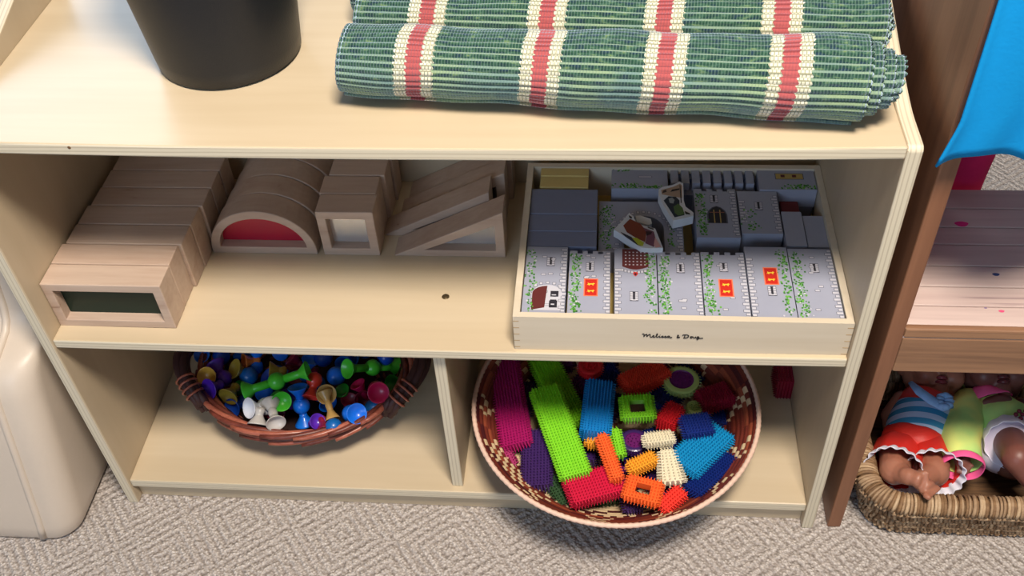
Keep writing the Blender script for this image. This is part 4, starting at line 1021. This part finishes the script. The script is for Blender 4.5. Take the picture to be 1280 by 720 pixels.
# arms by the sides
for sg,ex in((-1,V(1112,520,.060)),(1,V(1186,535,.05))):
    sh_=chest+Vector((.03*sg,.012,0)); limb(b,sh_,ex,.014,.012); hnd=ex+Vector((.006*sg,-.035,0)); limb(b,ex,hnd,.011,.008)
    for q in range(4): limb(b,hnd+Vector((.003*(q-1.5),-.004,.001)),hnd+Vector((.0048*(q-1.5),-.014-.002*(q in(1,2)),-.002)),.0028,.0022,3)
    limb(b,hnd+Vector((-.006*sg,0,.004)),hnd+Vector((-.012*sg,-.008,.006)),.003,.0024,3)
b.build('body',skin(sk1),d1r,remesh=.0019,sm=3)
face(P,s_,f_,u,M,.042,d1r,(120,44,52))
hr=MB(); hr.ball(P(0,-.16,.18),.0425,0,24,M=M,sc=(1.03,.98,1.05)); hr.build('hair',plain((60,36,26),.7,bump=.5,bs=300),d1r,smooth=True)
def stripemat():
    m,nt,bs_=nodes('striped_knit'); L=nt.links; tc=N(nt,'ShaderNodeTexCoord'); sp=N(nt,'ShaderNodeSeparateXYZ'); L.new(tc.outputs['Object'],sp.inputs[0])
    a=N(nt,'ShaderNodeMath',operation='MULTIPLY_ADD'); a.inputs[1].default_value=.22; L.new(sp.outputs[0],a.inputs[0]); L.new(sp.outputs[1],a.inputs[2])
    d=N(nt,'ShaderNodeMath',operation='DIVIDE'); d.inputs[1].default_value=.0185; L.new(a.outputs[0],d.inputs[0]); fr_=N(nt,'ShaderNodeMath',operation='FRACT'); L.new(d.outputs[0],fr_.inputs[0])
    r=N(nt,'ShaderNodeValToRGB'); r.color_ramp.interpolation='CONSTANT'; r.color_ramp.elements[0].color=lin((58,146,190)); r.color_ramp.elements[1].color=lin((186,208,236)); r.color_ramp.elements[1].position=.5
    L.new(fr_.outputs[0],r.inputs[0]); L.new(r.outputs[0],bs_.inputs['Base Color']); bs_.inputs['Roughness'].default_value=.8; return m
redc=plain((212,44,34),.5,bump=.6,bs=120,var=.12)
ax=(chest-hip).normalized()
def shell(root,name,pts,rad,mat,sc=.85,n=26,wav=0,freq=9,voff=0):
    b=MB(); pts=[Vector(p) for p in pts]; vs=[]
    for i,(p,r) in enumerate(zip(pts,rad)):
        t=(pts[min(i+1,len(pts)-1)]-pts[max(i-1,0)]).normalized(); u_=t.cross(Vector((0,0,1))).normalized(); w_=u_.cross(t)
        for k_ in range(n):
            a=2*PI*k_/n; rr_=r*(1+wav*math.sin(freq*a+i*.7)); vs.append(p+rr_*(math.cos(a)*u_+sc*math.sin(a)*w_))
    fs=[(i*n+k_,i*n+(k_+1)%n,(i+1)*n+(k_+1)%n,(i+1)*n+k_) for i in range(len(pts)-1) for k_ in range(n)]
    b.add(vs,fs); o=b.build(name,mat,root,smooth=True); q=o.modifiers.new('t','SOLIDIFY'); q.thickness=.0018; q2=o.modifiers.new('s','SUBSURF'); q2.levels=1; q2.render_levels=1; return o
ln=[hip.lerp(chest,t) for t in (-.02,.1,.25,.4,.55,.7,.85,1.0,1.15,1.3)]
shell(d1r,'top',[ln[6]]+ln[7:]+[neck.lerp(hd,.1)],[.0385,.038,.035,.027,.019],redc,wav=.02,freq=7)
shell(d1r,'striped_band',[ln[i] for i in (1,2,3,4,5,6)]+[hip.lerp(chest,.9)],[.040,.0425,.0435,.043,.0415,.0395,.0385],stripemat(),wav=.008)
shell(d1r,'shorts',[hip.lerp(chest,.30),hip.lerp(chest,.12),hip,hip.lerp(chest,-.12)],[.0435,.0445,.043,.034],redc,wav=.03,freq=8)
for sg,k_ in((-1,kl),(1,kr)):
    hp=hip+Vector((.02*sg,0,.004))
    shell(d1r,'short_leg',[hp,hp.lerp(k_,.35),hp.lerp(k_,.65),hp.lerp(k_,.9)],[.030,.031,.0305,.031],redc,sc=.95,wav=.05,freq=8)
    e=hp.lerp(k_,.82); e2=hp.lerp(k_,1.12)
    shell(d1r,'ruffle',[e,e.lerp(e2,.5),e2],[.0308,.0335,.0365],plain((226,226,240),.8),sc=.95,n=64,wav=.07,freq=16)
bw=MB()
tie=plain((136,182,236),.7,var=.3,bs=400)
p0=V(1138,478,.120);p1=V(1150,490,.122);p2=V(1164,500,.118);p3=V(1190,506,.112)
bw.tube([p0,p1,p2,V(1178,508,.114),p3],[.004,.0075,.0075,.007,.005],8,flat=.5)
for k_ in range(9):
    a=k_*.7; bw.ball(V(1180+6*math.cos(a),502+7*math.sin(a),.114),.0075,0,10,sc=(1,.6,.8))
bw.build('bow',tie,d1r,smooth=True,remesh=0)
# doll two
sk2=(118,72,62)
hip=V(1268,566,.062); chest=V(1246,520,.072); neck=V(1236,497,.080); hd=V(1238,462,.082)
d2r=empty('hooded_doll',(hip.x,hip.y,.02),'dark-skinned baby doll in a yellow-green top with pink collar and cuff, at the right','doll')
b=MB(); limb(b,hip,chest,.036,.032); limb(b,chest,neck,.026,.016); limb(b,neck,hd,.016,.02)
P,s_,f_,u,M=head(b,hd,.046,(.0,-.50,.86),(-.02,.86,.5))
kk=V(1272,572,.118); ft=V(1300,612,.085)
limb(b,V(1262,552,.080),kk,.024,.020); limb(b,kk,ft,.020,.013); foot(b,ft,ft+Vector((.012,-.028,.004)),.012,(1,0,.2))
k2=V(1330,575,.08); limb(b,hip+Vector((.03,0,0)),k2,.026,.022); limb(b,k2,V(1345,612,.08),.02,.014); foot(b,V(1345,612,.08),V(1350,630,.084),.012,(1,0,.2))
el=V(1198,547,.086); hn=V(1204,586,.088); sh2=chest+Vector((-.034,.016,.0)); limb(b,sh2,el,.017,.014); limb(b,el,el.lerp(hn,.75),.013,.010)
hc=el.lerp(hn,.8)
for q in range(4): limb(b,hc+Vector((.0034*(q-1.5),-.002,0)),hc+Vector((.005*(q-1.5),-.013-.002*(q in (1,2)),-.004)),.0028,.0022,3)
limb(b,hc+Vector((.007,0,.002)),hc+Vector((.012,-.007,.002)),.003,.0024,3)
sr=chest+Vector((.036,.012,0)); er=sr+Vector((.045,-.03,-.01)); limb(b,sr,er,.016,.014); limb(b,er,er+Vector((.01,-.04,0)),.013,.009)
b.build('body',skin(sk2),d2r,remesh=.0026,sm=4)
face(P,s_,f_,u,M,.046,d2r,(96,40,44))
def yg():
    m,nt,bs_=nodes('dyed_jersey'); L=nt.links; tc=N(nt,'ShaderNodeTexCoord'); no=N(nt,'ShaderNodeTexNoise'); no.inputs['Scale'].default_value=18; L.new(tc.outputs['Object'],no.inputs['Vector'])
    r=N(nt,'ShaderNodeValToRGB'); e=r.color_ramp.elements; e[0].position=.4; e[0].color=lin((170,216,124)); e[1].position=.62; e[1].color=lin((228,230,126)); L.new(no.outputs['Fac'],r.inputs[0]); L.new(r.outputs[0],bs_.inputs['Base Color']); bs_.inputs['Roughness'].default_value=.85; return m
YG=yg()
hm=MB(); hm.ball(P(0,-.22,.12),.0500,0,26,M=M,sc=(1.04,.95,1.08)); hm.build('hood',YG,d2r,smooth=True)
ln=[hip.lerp(chest,t) for t in (.45,.6,.75,.9,1.05,1.2)]
shell(d2r,'top',ln+[neck],[.044,.043,.0425,.042,.038,.031,.021],YG,wav=.02,freq=6)
shell(d2r,'sleeve',[sh2.lerp(el,-.25),sh2.lerp(el,.1),sh2.lerp(el,.5),el,el.lerp(hn,.4),el.lerp(hn,.8)],[.018,.024,.0255,.0255,.0245,.0235],YG,sc=.95,wav=.03,freq=5)
pkc=plain((238,92,150),.75,bump=.2,bs=300)
shell(d2r,'cuff',[el.lerp(hn,.78),el.lerp(hn,.9),el.lerp(hn,1.0)],[.0242,.0252,.0248],pkc,sc=.95,wav=.03,freq=5)
shell(d2r,'collar',[chest.lerp(neck,.82),chest.lerp(neck,1.0),neck.lerp(hd,.12)],[.031,.026,.022],pkc,wav=.05,freq=7)
shell(d2r,'sleeve',[sr.lerp(er,-.1),sr.lerp(er,.5),er,er+Vector((.008,-.03,0))],[.022,.025,.024,.022],YG,sc=.95)
shell(d2r,'diaper',[hip.lerp(chest,.62),hip.lerp(chest,.40),hip.lerp(chest,.15),hip.lerp(chest,-.1),hip.lerp(chest,-.3),hip.lerp(chest,-.42)],[.0435,.0465,.047,.045,.034,.016],plain((226,216,232),.8,bump=.2,bs=200),wav=.03,freq=7)
q0=V(1262,552,.085)
shell(d2r,'ruffle',[q0.lerp(kk,-.35),q0.lerp(kk,.0),q0.lerp(kk,.25)],[.030,.033,.031],plain((232,228,240),.8),sc=1,n=48,wav=.04,freq=12)
em=MB()
for k_,(a_,c_) in enumerate(((1270,518),(1274,514),(1278,518),(1276,523),(1282,514),(1286,520))): em.ball(V(a_,c_,.1155),.0030,0,10)
em.build('embroidery',plain((112,24,44),.6),d2r,smooth=True)

# ================================================================== LIGHT
def area(name,loc,tgt,sx,sy,power,col):
    l=bpy.data.lights.new(name,'AREA'); l.shape='RECTANGLE'; l.size=sx; l.size_y=sy; l.energy=power; l.color=col
    o=bpy.data.objects.new(name,l); C.objects.link(o); o.location=loc; o.rotation_euler=(Vector(tgt)-Vector(loc)).to_track_quat('-Z','Y').to_euler(); return o
area('ceiling_lamp',(.88,-.80,2.5),(.6,.1,.3),.5,.4,66,(1.0,.89,.765))
area('window_light',(-1.3,2.0,1.9),(.4,.0,.5),1.5,1.3,28,(.74,.85,1.0))
area('front_fill_light',(-.4,-2.6,1.5),(.4,0,.3),1.4,1.1,19,(.62,.78,1.0))  # cool fill added to brighten the upright front faces, not an actual window
wd=bpy.data.worlds.new('world'); S.world=wd; wd.use_nodes=True; bg=wd.node_tree.nodes['Background']; bg.inputs[0].default_value=(.56,.74,1.0,1); bg.inputs[1].default_value=.11
S.view_settings.view_transform='Standard'; S.view_settings.look='None'; S.view_settings.exposure=.32; S.view_settings.gamma=1; S.view_settings.use_curve_mapping=False
for o in list(bpy.data.objects):
    if '_o' in o: del o['_o']
